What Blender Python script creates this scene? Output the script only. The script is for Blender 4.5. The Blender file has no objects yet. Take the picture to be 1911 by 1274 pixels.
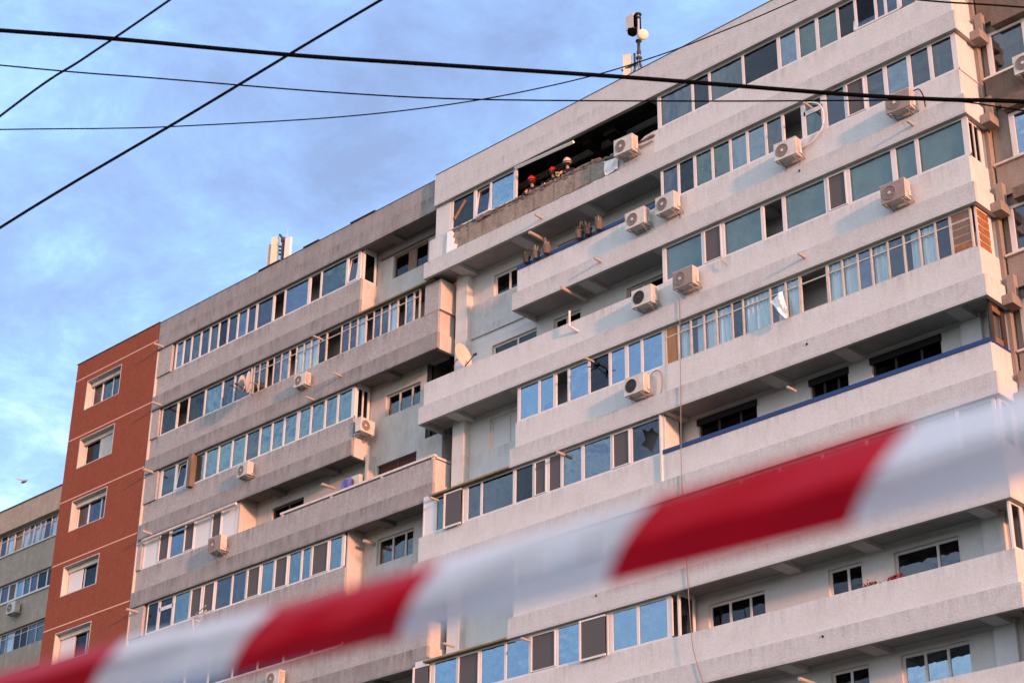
import bpy, math, random
from mathutils import Vector, Matrix
random.seed(7)
R=math.radians
# ------------------------------------------------------------------ camera
FPX,YAW,PIT,ROL=3423.453,-0.77567961,0.46382498,0.01339934
CAM=Vector((0.0,-37.672,1.587))
fw=Vector((math.sin(YAW)*math.cos(PIT),math.cos(YAW)*math.cos(PIT),math.sin(PIT)))
rt=Vector((math.cos(YAW),-math.sin(YAW),0)); up=rt.cross(fw)
RT=math.cos(ROL)*rt+math.sin(ROL)*up; UP=-math.sin(ROL)*rt+math.cos(ROL)*up
sc=bpy.context.scene
cd=bpy.data.cameras.new('camera'); cam=bpy.data.objects.new('camera',cd); sc.collection.objects.link(cam)
cam.matrix_world=Matrix(((RT.x,UP.x,-fw.x,CAM.x),(RT.y,UP.y,-fw.y,CAM.y),(RT.z,UP.z,-fw.z,CAM.z),(0,0,0,1)))
cd.sensor_width=36; cd.lens=FPX*36/1911; cd.clip_end=3000; cd.clip_start=0.1
cd.dof.use_dof=True; cd.dof.focus_distance=48; cd.dof.aperture_fstop=2.7
sc.camera=cam
sc.view_settings.view_transform='Standard'; sc.view_settings.look='None'; sc.view_settings.gamma=1
sc.view_settings.exposure=0.50
# ------------------------------------------------------------------ sky and sun
SUN_AZ=R(13); SUN_EL=R(7)          # sun low beyond the right end of the facade
sdir=Vector((math.cos(SUN_AZ)*math.cos(SUN_EL),-math.sin(SUN_AZ)*math.cos(SUN_EL),math.sin(SUN_EL)))
w=bpy.data.worlds.new('World'); sc.world=w; w.use_nodes=True
nt=w.node_tree; N=nt.nodes; L=nt.links; N.clear()
def nd(t,**k):
    n=N.new(t)
    for a,b in k.items(): setattr(n,a,b)
    return n
tc=nd('ShaderNodeTexCoord'); sep=nd('ShaderNodeSeparateXYZ'); L.new(tc.outputs['Generated'],sep.inputs[0])
def mth(op,a,b=None,c=None):
    n=nd('ShaderNodeMath',operation=op)
    for i,v in enumerate((a,b,c)):
        if v is None: continue
        if isinstance(v,(int,float)): n.inputs[i].default_value=v
        else: L.new(v,n.inputs[i])
    return n.outputs[0]
zc=mth('ADD',mth('MAXIMUM',sep.outputs[2],0.0),0.22)
cmb=nd('ShaderNodeCombineXYZ'); L.new(mth('DIVIDE',sep.outputs[0],zc),cmb.inputs[0]); L.new(mth('DIVIDE',sep.outputs[1],zc),cmb.inputs[1]); cmb.inputs[2].default_value=3.1
n1=nd('ShaderNodeTexNoise'); n1.inputs['Scale'].default_value=2.3; n1.inputs['Detail'].default_value=7; n1.inputs['Roughness'].default_value=.55; n1.inputs['Distortion'].default_value=.3
n2=nd('ShaderNodeTexNoise'); n2.inputs['Scale'].default_value=8.5; n2.inputs['Detail'].default_value=10; n2.inputs['Roughness'].default_value=.68; n2.inputs['Distortion'].default_value=.35
L.new(cmb.outputs[0],n1.inputs[0]); L.new(cmb.outputs[0],n2.inputs[0])
def ramp(src,stops):
    r=nd('ShaderNodeValToRGB'); e=r.color_ramp.elements
    while len(e)<len(stops): e.new(.5)
    for i,(p,c) in enumerate(stops): e[i].position=p; e[i].color=(*c,1)
    L.new(src,r.inputs[0]); return r.outputs[0]
cf=mth('ADD',mth('MULTIPLY',n1.outputs[0],.50),mth('MULTIPLY',n2.outputs[0],.50))
cl=ramp(cf,[(.32,(.24,.33,.60)),(.42,(.29,.44,.80)),(.475,(.32,.53,.94)),(.525,(.40,.67,1.02)),(.60,(.68,.94,1.04))])
cw=ramp(cf,[(.36,(.53,.54,.62)),(.50,(.68,.71,.81)),(.62,(.91,.94,1.0))])
# overcast, faintly warm cloud deck behind and to the right of the street; clear blue ahead
dv=nd('ShaderNodeVectorMath',operation='DOT_PRODUCT'); L.new(tc.outputs['Generated'],dv.inputs[0]); dv.inputs[1].default_value=(0.80,-0.60,0)
wf=nd('ShaderNodeMapRange'); L.new(dv.outputs['Value'],wf.inputs[0]); wf.inputs[1].default_value=-.35; wf.inputs[2].default_value=.45
cmx=nd('ShaderNodeMix',data_type='RGBA'); L.new(wf.outputs[0],cmx.inputs[0]); L.new(cl,cmx.inputs[6]); L.new(cw,cmx.inputs[7]); cl=cmx.outputs[2]
sky=nd('ShaderNodeTexSky',sky_type='NISHITA'); sky.sun_disc=False; sky.sun_elevation=SUN_EL; sky.sun_rotation=math.atan2(sdir.x,sdir.y); sky.altitude=80; sky.dust_density=2.0
bgs=nd('ShaderNodeBackground'); bgs.inputs[1].default_value=.055; L.new(sky.outputs[0],bgs.inputs[0])
# bright cloud deck; brighter towards the low sun
dt=nd('ShaderNodeVectorMath',operation='DOT_PRODUCT'); L.new(tc.outputs['Generated'],dt.inputs[0]); dt.inputs[1].default_value=(0.75,-0.66,0)
glow=mth('MULTIPLY_ADD',mth('POWER',mth('MAXIMUM',mth('MULTIPLY_ADD',dt.outputs['Value'],.5,.5),0.0),1.5),.78,.75)
grd=mth('MULTIPLY',glow,mth('MULTIPLY_ADD',mth('GREATER_THAN',sep.outputs[2],-.01),.82,.18))
bgc=nd('ShaderNodeBackground'); L.new(cl,bgc.inputs[0]); L.new(grd,bgc.inputs[1])
add=nd('ShaderNodeAddShader'); L.new(bgs.outputs[0],add.inputs[0]); L.new(bgc.outputs[0],add.inputs[1])
wo=nd('ShaderNodeOutputWorld'); L.new(add.outputs[0],wo.inputs[0])
sl=bpy.data.lights.new('sun','SUN'); sl.energy=4.1; sl.angle=R(3.0); sl.color=(1,.405,.235)
so=bpy.data.objects.new('sun',sl); sc.collection.objects.link(so); so.rotation_euler=(-sdir).to_track_quat('-Z','Y').to_euler()

# ------------------------------------------------------------------ photo measurements -> world
T=dict(r1=(780,60,3.748),r2=(1220,0,2.7656),r3=(780,360,3.748),r4=(1220,360,2.7656),r5=(260,330,3.185),r6=(240,680,3.0774),
b1=(0,580,1.8364),b2=(760,640,3.539),b3=(740,1040,3.4125),b4=(1260,860,2.9355),b5=(1680,0,2.7706),b6=(1680,360,2.7706),b7=(0,1040,2.222),p=(0,0,1))
def ray(t,x,y):
    a=T[t]; px=a[0]+x/a[2]; py=a[1]+y/a[2]
    return fw+RT*(px-955.5)/FPX-UP*(py-637)/FPX
def pt(t,x,y,Y=None,X=None,Z=None,D=None):
    d=ray(t,x,y)
    if Y is not None: s=(Y-CAM.y)/d.y
    elif X is not None: s=(X-CAM.x)/d.x
    elif Z is not None: s=(Z-CAM.z)/d.z
    else: s=D
    return CAM+d*s
def F(k): return 34.6-2.75*k

# ------------------------------------------------------------------ materials
F0=34.6
def mat(name,col,rough=.8,spec=.3,metal=0,noise=None,bump=0,drip=None,**k):
    m=bpy.data.materials.new(name); m.use_nodes=True; t=m.node_tree; b=t.nodes['Principled BSDF']
    b.inputs['Base Color'].default_value=(*col,1); b.inputs['Roughness'].default_value=rough
    b.inputs['Specular IOR Level'].default_value=spec; b.inputs['Metallic'].default_value=metal
    for a,v in k.items(): b.inputs[a.replace('_',' ')].default_value=v
    if noise:
        geo=t.nodes.new('ShaderNodeNewGeometry'); prev=None
        for i,(sca,vz,amt,lo,hi,c2) in enumerate(noise):
            mp=t.nodes.new('ShaderNodeMapping'); mp.inputs['Scale'].default_value=(sca,sca,sca*vz); mp.inputs['Location'].default_value=(i*3.7,i*1.3,i*5.1)
            t.links.new(geo.outputs['Position'],mp.inputs[0])
            n=t.nodes.new('ShaderNodeTexNoise'); n.inputs['Scale'].default_value=1; n.inputs['Detail'].default_value=6; n.inputs['Roughness'].default_value=.6
            t.links.new(mp.outputs[0],n.inputs[0])
            mr=t.nodes.new('ShaderNodeMapRange'); mr.inputs[1].default_value=lo; mr.inputs[2].default_value=hi; mr.inputs[3].default_value=0; mr.inputs[4].default_value=amt
            t.links.new(n.outputs[0],mr.inputs[0])
            mx=t.nodes.new('ShaderNodeMix'); mx.data_type='RGBA'; t.links.new(mr.outputs[0],mx.inputs[0])
            if prev: t.links.new(prev,mx.inputs[6])
            else: mx.inputs[6].default_value=(*col,1)
            mx.inputs[7].default_value=(*c2,1); prev=mx.outputs[2]
        t.links.new(prev,b.inputs['Base Color'])
        if drip:
            # rain streaks running down from each parapet top and fascia ledge, grime on the drip edges
            sx=t.nodes.new('ShaderNodeSeparateXYZ'); t.links.new(geo.outputs['Position'],sx.inputs[0])
            def mm(op,a,b_=None,c=None,cl=False):
                q=t.nodes.new('ShaderNodeMath'); q.operation=op; q.use_clamp=cl
                for i,v in enumerate((a,b_,c)):
                    if v is None: continue
                    if isinstance(v,(int,float)): q.inputs[i].default_value=v
                    else: t.links.new(v,q.inputs[i])
                return q.outputs[0]
            h=mm('MULTIPLY',mm('FRACT',mm('DIVIDE',mm('SUBTRACT',sx.outputs[2],F0),2.75)),2.75)
            mp=t.nodes.new('ShaderNodeMapping'); mp.inputs['Scale'].default_value=(7,7,.55); t.links.new(geo.outputs['Position'],mp.inputs[0])
            sn=t.nodes.new('ShaderNodeTexNoise'); sn.inputs['Scale'].default_value=1; sn.inputs['Detail'].default_value=5; sn.inputs['Roughness'].default_value=.7; t.links.new(mp.outputs[0],sn.inputs[0])
            ln=t.nodes.new('ShaderNodeTexNoise'); ln.inputs['Scale'].default_value=.55; ln.inputs['Detail'].default_value=3; t.links.new(geo.outputs['Position'],ln.inputs[0])
            st=mm('MULTIPLY_ADD',sn.outputs[0],4.0,-1.75,True); area=mm('MULTIPLY_ADD',ln.outputs[0],3.2,-1.15,True)
            d1=mm('MULTIPLY_ADD',mm('SUBTRACT',1.53,h),-1.7,1.0,True)      # below the parapet top
            d1=mm('MULTIPLY',d1,mm('LESS_THAN',h,1.54))
            d2=mm('MULTIPLY_ADD',mm('SUBTRACT',.63,h),-2.2,1.0,True); d2=mm('MULTIPLY',d2,mm('LESS_THAN',h,.635))   # below the fascia ledge
            d3=mm('MULTIPLY_ADD',h,-9.0,1.0,True)
            tot=mm('MULTIPLY',mm('ADD',mm('MULTIPLY',mm('MAXIMUM',d1,d2),st),mm('MULTIPLY',d3,.6)),mm('MULTIPLY_ADD',area,.75,.25),None,True)
            mx=t.nodes.new('ShaderNodeMix'); mx.data_type='RGBA'; t.links.new(mm('MULTIPLY',tot,drip[0]),mx.inputs[0]); t.links.new(prev,mx.inputs[6]); mx.inputs[7].default_value=(*drip[1],1); prev=mx.outputs[2]; t.links.new(prev,b.inputs['Base Color'])
        if bump:
            n=t.nodes.new('ShaderNodeTexNoise'); n.inputs['Scale'].default_value=14; n.inputs['Detail'].default_value=8; n.inputs['Roughness'].default_value=.75
            t.links.new(geo.outputs['Position'],n.inputs[0])
            bp=t.nodes.new('ShaderNodeBump'); bp.inputs['Strength'].default_value=bump; bp.inputs['Distance'].default_value=.05
            t.links.new(n.outputs[0],bp.inputs['Height']); t.links.new(bp.outputs[0],b.inputs['Normal'])
    return m
M={}
M['white']=mat('white_stucco',(.505,.51,.51),.9,noise=[(1.2,1,.55,.4,.68,(.45,.42,.41)),(4,.35,.5,.5,.72,(.37,.35,.335)),(2.2,.7,.5,.55,.7,(.33,.315,.305)),(10,1,.45,.48,.62,(.43,.415,.42)),(30,1,.6,.42,.62,(.62,.59,.585)),(55,1,.5,.5,.62,(.36,.34,.33))],bump=.35,drip=(.75,(.24,.22,.21)))
M['white2']=mat('white_paint_smooth',(.57,.565,.56),.85,noise=[(1.1,1,.6,.42,.66,(.49,.465,.45)),(5,.35,.3,.5,.75,(.43,.40,.37)),(10,1,.35,.48,.62,(.48,.465,.47)),(30,1,.5,.45,.62,(.66,.64,.63)),(55,1,.4,.5,.62,(.42,.40,.39))],bump=.25,drip=(.65,(.26,.235,.22)))
M['soffit']=mat('shaded_soffit',(.34,.325,.32),.9,noise=[(1.4,1,.6,.42,.66,(.25,.235,.225)),(6,1,.4,.5,.7,(.42,.40,.39))],bump=.2)  # shade under the slabs is put into this darker colour
M['greysoffit']=mat('stained_shaded_soffit',(.20,.18,.17),.9,noise=[(1.4,1,.6,.42,.66,(.13,.115,.105)),(6,1,.4,.5,.7,(.27,.25,.235))],bump=.2)  # mottled stains, with underside shade put into the dark base colour
M['grey']=mat('weathered_concrete',(.35,.335,.335),.9,noise=[(.8,.8,.6,.4,.65,(.45,.415,.40)),(3.1,.22,.6,.50,.74,(.22,.19,.18)),(1.9,1,.6,.52,.7,(.48,.45,.44)),(10,.8,.6,.46,.60,(.27,.25,.245)),(8,.5,.4,.55,.7,(.46,.42,.40)),(30,1,.6,.45,.62,(.40,.36,.35)),(50,1,.5,.5,.62,(.20,.18,.17))],bump=.5,drip=(.95,(.10,.09,.088)))
M['greydark']=mat('stained_concrete',(.25,.235,.233),.9,noise=[(1.1,.8,.6,.4,.65,(.38,.345,.33)),(3.7,.22,.7,.46,.70,(.165,.14,.13)),(7,.6,.5,.54,.7,(.37,.34,.33)),(30,1,.6,.45,.62,(.33,.30,.29)),(50,1,.5,.5,.62,(.16,.14,.135))],bump=.5,drip=(.95,(.075,.068,.065)))
M['greywall']=mat('pale_grey_render',(.44,.41,.385),.9,noise=[(1.4,.5,.7,.42,.68,(.56,.54,.53)),(5,.3,.5,.5,.75,(.31,.28,.25))],bump=.5)
M['orange']=mat('terracotta_render',(.23,.064,.036),.92,.12,noise=[(.6,.6,.55,.4,.68,(.185,.048,.028)),(5,.25,.35,.5,.72,(.31,.10,.06)),(9,1,.55,.46,.60,(.29,.085,.048)),(24,1,.6,.45,.62,(.30,.082,.045)),(45,1,.6,.48,.62,(.17,.042,.024))],bump=.4)
M['score']=mat('scored_joint_pink',(.62,.36,.28),.9,.2)
M['brown']=mat('brown_weathered_render',(.23,.185,.16),.9,noise=[(1.3,.7,.6,.42,.68,(.31,.26,.23)),(6,.15,.7,.5,.72,(.19,.145,.115)),(26,1,.4,.45,.62,(.36,.29,.25))],bump=.4)
M['browndark']=mat('dark_brown_concrete',(.14,.105,.085),.9,noise=[(2,.7,.6,.42,.68,(.21,.16,.13)),(8,.15,.6,.5,.72,(.08,.06,.05))],bump=.7)
M['tan']=mat('tan_weathered_concrete',(.32,.265,.215),.9,noise=[(.9,1,.6,.42,.68,(.27,.21,.16)),(3,1,.5,.5,.7,(.46,.38,.30)),(7,.12,.6,.52,.75,(.20,.16,.13))],bump=.4)
M['lip']=mat('dirty_metal_lip',(.20,.15,.075),.7,noise=[(6,1,.6,.45,.65,(.10,.08,.05))])
M['frame']=mat('white_pvc_frame',(.62,.59,.585),.5,.3,noise=[(1.3,1,.5,.42,.65,(.50,.47,.45)),(9,1,.3,.5,.7,(.68,.66,.65))])
M['oldframe']=mat('old_painted_frame',(.50,.46,.42),.7,.3,noise=[(5,1,.6,.45,.65,(.34,.30,.27))])
M['darkframe']=mat('dark_brown_frame',(.045,.032,.028),.5)
M['blue']=mat('blue_painted_rail',(.014,.04,.15),.5)
M['rail']=mat('worn_white_rail',(.60,.54,.50),.6,noise=[(6,1,.6,.5,.7,(.35,.28,.22))])
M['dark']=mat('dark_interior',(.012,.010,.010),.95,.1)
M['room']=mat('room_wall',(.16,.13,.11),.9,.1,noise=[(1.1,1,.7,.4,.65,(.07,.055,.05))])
M['soot']=mat('sooty_plaster',(.032,.027,.024),.95,.1,noise=[(1.3,1,.8,.4,.62,(.009,.008,.007))])
M['screen']=mat('insect_screen',(.085,.075,.078),.7,.3)
M['wood']=mat('wooden_board',(.30,.16,.075),.7,.25,noise=[(7,.1,.7,.45,.65,(.19,.09,.04))])
M['woodorange']=mat('varnished_board',(.24,.09,.035),.6,.3,noise=[(9,1,.7,.45,.62,(.36,.17,.06)),(3,1,.5,.5,.7,(.2,.06,.02))])
M['brownboard']=mat('brown_board',(.17,.10,.07),.6,.3,noise=[(9,1,.6,.45,.62,(.24,.15,.10))])
M['curtain']=mat('net_curtain',(.74,.80,.80),.9,.1,noise=[(6,.08,.5,.45,.62,(.36,.42,.44))])
M['redcurtain']=mat('red_brown_curtain',(.085,.03,.025),.9,.1)
M['blind']=mat('teal_blind',(.22,.29,.29),.8,.2,noise=[(.9,.6,.6,.45,.62,(.11,.16,.17))])
M['shutter']=mat('roller_shutter',(.62,.60,.60),.6)
M['blackshutter']=mat('black_shutter_box',(.012,.010,.012),.5)
M['pipe']=mat('pvc_drain_pipe',(.36,.31,.275),.5,.4)
M['blocks']=mat('aerated_block',(.29,.245,.205),.95,.1,noise=[(5,.4,.6,.48,.66,(.13,.11,.095)),(2.5,1,.5,.42,.65,(.27,.22,.18)),(9,1,.5,.5,.7,(.45,.39,.33))],bump=1.0)
M['mortar']=mat('mortar_rubble',(.16,.125,.11),.95,.1,noise=[(7,1,.7,.45,.62,(.27,.22,.20))],bump=1)
M['foam']=mat('white_insulation',(.82,.80,.80),.8,.2)
M['ac']=mat('ac_white_casing',(.54,.51,.48),.55,.3,noise=[(3,1,.6,.42,.65,(.42,.385,.35)),(9,.3,.5,.5,.7,(.34,.30,.26))])
M['acbrown']=mat('ac_dirty_casing',(.26,.20,.18),.6,.3,noise=[(6,1,.5,.45,.65,(.18,.135,.12))])
M['grille']=mat('ac_fan_grille',(.20,.17,.155),.6)
M['fan']=mat('ac_fan_dark',(.03,.028,.028),.6)
M['coil']=mat('ac_coil_fins',(.30,.185,.105),.55,.4)
M['steel']=mat('galvanised_steel',(.34,.34,.35),.45,.5,.6)
M['darksteel']=mat('dark_steel',(.045,.048,.05),.55,.4,.3)
M['dish']=mat('satellite_dish_paint',(.62,.50,.42),.6,.3)
M['dishgrey']=mat('grey_dish_paint',(.50,.50,.52),.6,.3)
M['antenna']=mat('antenna_radome',(.72,.55,.40),.6,.3)
M['antenna2']=mat('pink_radome',(.80,.62,.56),.6,.3)
M['cable']=mat('black_cable_rubber',(.004,.004,.005),.9,.0)
M['greycable']=mat('thin_grey_cable',(.20,.18,.17),.7,.2)
M['pot']=mat('clay_pot',(.13,.095,.085),.8,.2)
M['potdark']=mat('dark_pot',(.06,.045,.05),.7,.2)
M['cactus']=mat('cactus_green',(.06,.065,.04),.8,.2)
M['cactustan']=mat('dry_plant',(.17,.14,.11),.8,.2)
M['red']=mat('red_petals',(.22,.012,.018),.7,.2)
M['leaf']=mat('leaf_green',(.05,.08,.03),.8,.2)
M['cloth']=mat('white_cloth',(.80,.76,.76),.85,.1)
M['bluecloth']=mat('blue_cloth',(.13,.14,.42),.9,.1)
M['skin']=mat('skin',(.50,.27,.19),.6,.3)
M['uniform']=mat('dark_turnout_coat',(.014,.015,.020),.85,.2)
M['helmetred']=mat('red_helmet_shell',(.36,.01,.01),.35,.4)
M['helmetwhite']=mat('cream_helmet_shell',(.55,.46,.38),.4,.4)
M['reflect']=mat('reflective_band',(.52,.54,.26),.5,.4)
M['eye']=mat('eye',(.02,.015,.012),.3)
M['asphalt']=mat('asphalt',(.05,.05,.052),.9,.2,noise=[(.3,1,.5,.4,.6,(.07,.07,.07))])
M['pave']=mat('paving',(.24,.23,.22),.9,.2,noise=[(1.5,1,.5,.4,.6,(.17,.16,.15))])
M['grass']=mat('grass_soil',(.07,.09,.04),.95,.1,noise=[(.6,1,.7,.4,.6,(.11,.10,.06))])
M['bitumen']=mat('bitumen_flashing',(.06,.055,.06),.8,.2)
M['bird']=mat('bird_feathers',(.28,.27,.28),.8,.1)
M['rooftile']=mat('roof_tiles',(.22,.08,.05),.85,.2)

def glass(name,fac,tint,rcol,rough=.015,wave=.012):
    m=bpy.data.materials.new(name); m.use_nodes=True; t=m.node_tree; t.nodes.clear()
    o=t.nodes.new('ShaderNodeOutputMaterial'); mx=t.nodes.new('ShaderNodeMixShader'); tr=t.nodes.new('ShaderNodeBsdfTransparent'); gl=t.nodes.new('ShaderNodeBsdfGlossy')
    tr.inputs[0].default_value=(*tint,1); gl.inputs[0].default_value=(*rcol,1); gl.inputs['Roughness'].default_value=rough
    g=t.nodes.new('ShaderNodeNewGeometry'); n=t.nodes.new('ShaderNodeTexNoise'); n.inputs['Scale'].default_value=1.7; n.inputs['Detail'].default_value=2
    t.links.new(g.outputs['Position'],n.inputs[0])
    bp=t.nodes.new('ShaderNodeBump'); bp.inputs['Strength'].default_value=.6; bp.inputs['Distance'].default_value=wave; t.links.new(n.outputs[0],bp.inputs['Height']); t.links.new(bp.outputs[0],gl.inputs['Normal'])
    lw=t.nodes.new('ShaderNodeLayerWeight'); lw.inputs[0].default_value=.25
    ma=t.nodes.new('ShaderNodeMath'); ma.operation='MULTIPLY_ADD'; ma.inputs[1].default_value=.22; ma.inputs[2].default_value=fac; ma.use_clamp=True
    t.links.new(lw.outputs['Fresnel'],ma.inputs[0]); t.links.new(ma.outputs[0],mx.inputs[0])
    t.links.new(tr.outputs[0],mx.inputs[1]); t.links.new(gl.outputs[0],mx.inputs[2]); t.links.new(mx.outputs[0],o.inputs[0])
    return m
M['g']=glass('window_glass',.085,(.42,.43,.46),(.85,.88,.95),.02,.02)
M['g2']=glass('dim_window_glass',.035,(.34,.35,.38),(.85,.86,.95),.03,.03)
M['g3']=glass('teal_window_glass',.11,(.38,.42,.42),(.80,.90,.92),.02,.025)
M['g4']=glass('bright_window_glass',.17,(.42,.45,.50),(.82,.90,1.0),.015,.02)
M['gt']=glass('clear_blind_glass',.05,(.80,.84,.84),(.8,.88,.9),.02,.02)
M['g5']=glass('dull_teal_glass',.20,(.40,.46,.48),(.72,.84,.90),.02,.03)
M['G']=glass('mirror_blue_glass',.31,(.35,.42,.48),(.66,.84,1.0),.015,.02)
M['gc']=glass('clear_glass',.05,(.88,.91,.92),(.85,.92,1.0))
M['gd']=glass('dark_glass',.05,(.16,.16,.17),(.8,.85,.95))

# ------------------------------------------------------------------ mesh builder
class MB:
    def __init__(s): s.v=[]; s.f=[]; s.m=[]
    def face(s,pts,m=0):
        i=len(s.v); s.v+= [tuple(p) for p in pts]; s.f.append(tuple(range(i,i+len(pts)))); s.m.append(m)
    def box(s,x0,x1,y0,y1,z0,z1,m=0,M4=None):
        if x0>x1: x0,x1=x1,x0
        if y0>y1: y0,y1=y1,y0
        if z0>z1: z0,z1=z1,z0
        c=[Vector(p) for p in ((x0,y0,z0),(x1,y0,z0),(x1,y1,z0),(x0,y1,z0),(x0,y0,z1),(x1,y0,z1),(x1,y1,z1),(x0,y1,z1))]
        if M4 is not None: c=[M4@p for p in c]
        i=len(s.v); s.v+=[tuple(p) for p in c]
        for q in ((3,2,1,0),(4,5,6,7),(0,1,5,4),(1,2,6,5),(2,3,7,6),(3,0,4,7)): s.f.append(tuple(i+a for a in q)); s.m.append(m)
    def tube(s,pts,r,n=8,m=0,cap=True):
        pts=[Vector(p) for p in pts]; rs=r if isinstance(r,(list,tuple)) else [r]*len(pts); rings=[]
        ref=None
        for i,p in enumerate(pts):
            d=(pts[min(i+1,len(pts)-1)]-pts[max(i-1,0)]).normalized()
            if ref is None or abs(ref.dot(d))>.95: ref=Vector((0,0,1)) if abs(d.z)<.9 else Vector((1,0,0))
            a=d.cross(ref).normalized(); b=d.cross(a).normalized(); i0=len(s.v)
            s.v+=[tuple(p+a*rs[i]*math.cos(2*math.pi*j/n)+b*rs[i]*math.sin(2*math.pi*j/n)) for j in range(n)]; rings.append(i0)
        for a,b in zip(rings,rings[1:]):
            for j in range(n): k=(j+1)%n; s.f.append((a+j,a+k,b+k,b+j)); s.m.append(m)
        if cap: s.f.append(tuple(rings[0]+j for j in range(n))[::-1]); s.m.append(m); s.f.append(tuple(rings[-1]+j for j in range(n))); s.m.append(m)
    def lathe(s,c,axis,prof,n=20,m=0):
        # prof: list of (dist along axis, radius)
        c=Vector(c); ax=Vector(axis).normalized(); ref=Vector((0,0,1)) if abs(ax.z)<.9 else Vector((1,0,0))
        a=ax.cross(ref).normalized(); b=ax.cross(a).normalized(); rings=[]
        for h,r in prof:
            i0=len(s.v); s.v+=[tuple(c+ax*h+a*r*math.cos(2*math.pi*j/n)+b*r*math.sin(2*math.pi*j/n)) for j in range(n)]; rings.append(i0)
        for p,q in zip(rings,rings[1:]):
            for j in range(n): k=(j+1)%n; s.f.append((p+j,p+k,q+k,q+j)); s.m.append(m)
    def prism(s,poly,y0,y1,m=0,jit=0):
        # poly in (x,z), extruded along y
        n=len(poly); i=len(s.v)
        s.v+=[(x,y0,z) for x,z in poly]+[(x,y1,z) for x,z in poly]
        s.f.append(tuple(range(i,i+n))); s.m.append(m); s.f.append(tuple(range(i+n,i+2*n))[::-1]); s.m.append(m)
        for j in range(n): k=(j+1)%n; s.f.append((i+j,i+n+j,i+n+k,i+k)); s.m.append(m)
    def ball(s,c,rx,ry,rz,n=12,k=8,m=0):
        c=Vector(c); i0=len(s.v)
        for a in range(k+1):
            t=math.pi*a/k
            for b in range(n):
                p=2*math.pi*b/n; s.v.append((c.x+rx*math.sin(t)*math.cos(p),c.y+ry*math.sin(t)*math.sin(p),c.z+rz*math.cos(t)))
        for a in range(k):
            for b in range(n):
                q=(b+1)%n; s.f.append((i0+a*n+b,i0+(a+1)*n+b,i0+(a+1)*n+q,i0+a*n+q)); s.m.append(m)
    def build(s,name,mats,parent=None,smooth=False,label=None):
        if not isinstance(mats,(list,tuple)): mats=[mats]
        o0=org(parent) if parent else Vector((0,0,0))
        me=bpy.data.meshes.new(name); me.from_pydata([tuple(Vector(v)-o0) for v in s.v],[],s.f)
        for mm in mats: me.materials.append(M[mm] if isinstance(mm,str) else mm)
        me.polygons.foreach_set('material_index',s.m)
        if smooth: me.polygons.foreach_set('use_smooth',[True]*len(s.f))
        me.update()
        o=bpy.data.objects.new(name,me); sc.collection.objects.link(o)
        if parent: o.parent=parent
        if label: o['label']=label
        return o
def org(o):
    v=Vector((0,0,0))
    while o: v+=o.location; o=o.parent
    return v
def thing(name,loc,label,cat,group=None):
    o=bpy.data.objects.new(name,None); o.empty_display_size=.3; sc.collection.objects.link(o); o.location=loc
    o['label']=label; o['category']=cat
    if group: o['group']=group
    return o
def tag(o,label,cat,group=None):
    o['label']=label; o['category']=cat
    if group: o['group']=group
    return o
def struct(o): o['kind']='structure'; return o
def copy_tree(o,parent=None):
    c=o.copy(); sc.collection.objects.link(c); c.parent=parent
    for ch in list(o.children): copy_tree(ch,c)
    return c
def B(name,mats,parent,*boxes,label=None):
    m=MB()
    for b in boxes: m.box(*b)
    return m.build(name,mats,parent,label=label)

# ------------------------------------------------------------------ ground
g=MB(); g.face([(-400,-400,0),(400,-400,0),(400,400,0),(-400,400,0)]); struct(g.build('ground','grass'))
g=MB(); g.face([(-300,-34,.004),(300,-34,.004),(300,-22,.004),(-300,-22,.004)]); struct(g.build('road','asphalt'))
g=MB(); g.box(-300,300,-22,-18.5,-.1,.13); g.box(-300,300,-39.5,-34,-.1,.13); struct(g.build('pavement','pave'))

# ------------------------------------------------------------------ building sections
YW=1.1
def wall(name,mt,parent,x0,x1,z0,z1,Y,openings=(),depth=.3,dark=True,revmat=None):
    """wall face at Y with rectangular openings (X0,X1,Z0,Z1) cut through it and reveals running back"""
    mb=MB(); xs=sorted({x0,x1,*[a for o in openings for a in o[:2]]}); zs=sorted({z0,z1,*[a for o in openings for a in o[2:4]]})
    for a,b in zip(xs,xs[1:]):
        for c,d in zip(zs,zs[1:]):
            mx,mz=(a+b)/2,(c+d)/2
            if any(o[0]<mx<o[1] and o[2]<mz<o[3] for o in openings): continue
            mb.face([(a,Y,c),(b,Y,c),(b,Y,d),(a,Y,d)]); mb.face([(a,Y+depth,c),(a,Y+depth,d),(b,Y+depth,d),(b,Y+depth,c)])
    for o in openings:
        a,b,c,d=o[:4]; e=Y+depth
        mb.face([(a,Y,c),(a,Y,d),(a,e,d),(a,e,c)],1); mb.face([(b,Y,c),(b,e,c),(b,e,d),(b,Y,d)],1)
        mb.face([(a,Y,c),(a,e,c),(b,e,c),(b,Y,c)],1); mb.face([(a,Y,d),(b,Y,d),(b,e,d),(a,e,d)],1)
    return mb.build(name,[mt,revmat or mt],parent)
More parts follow.
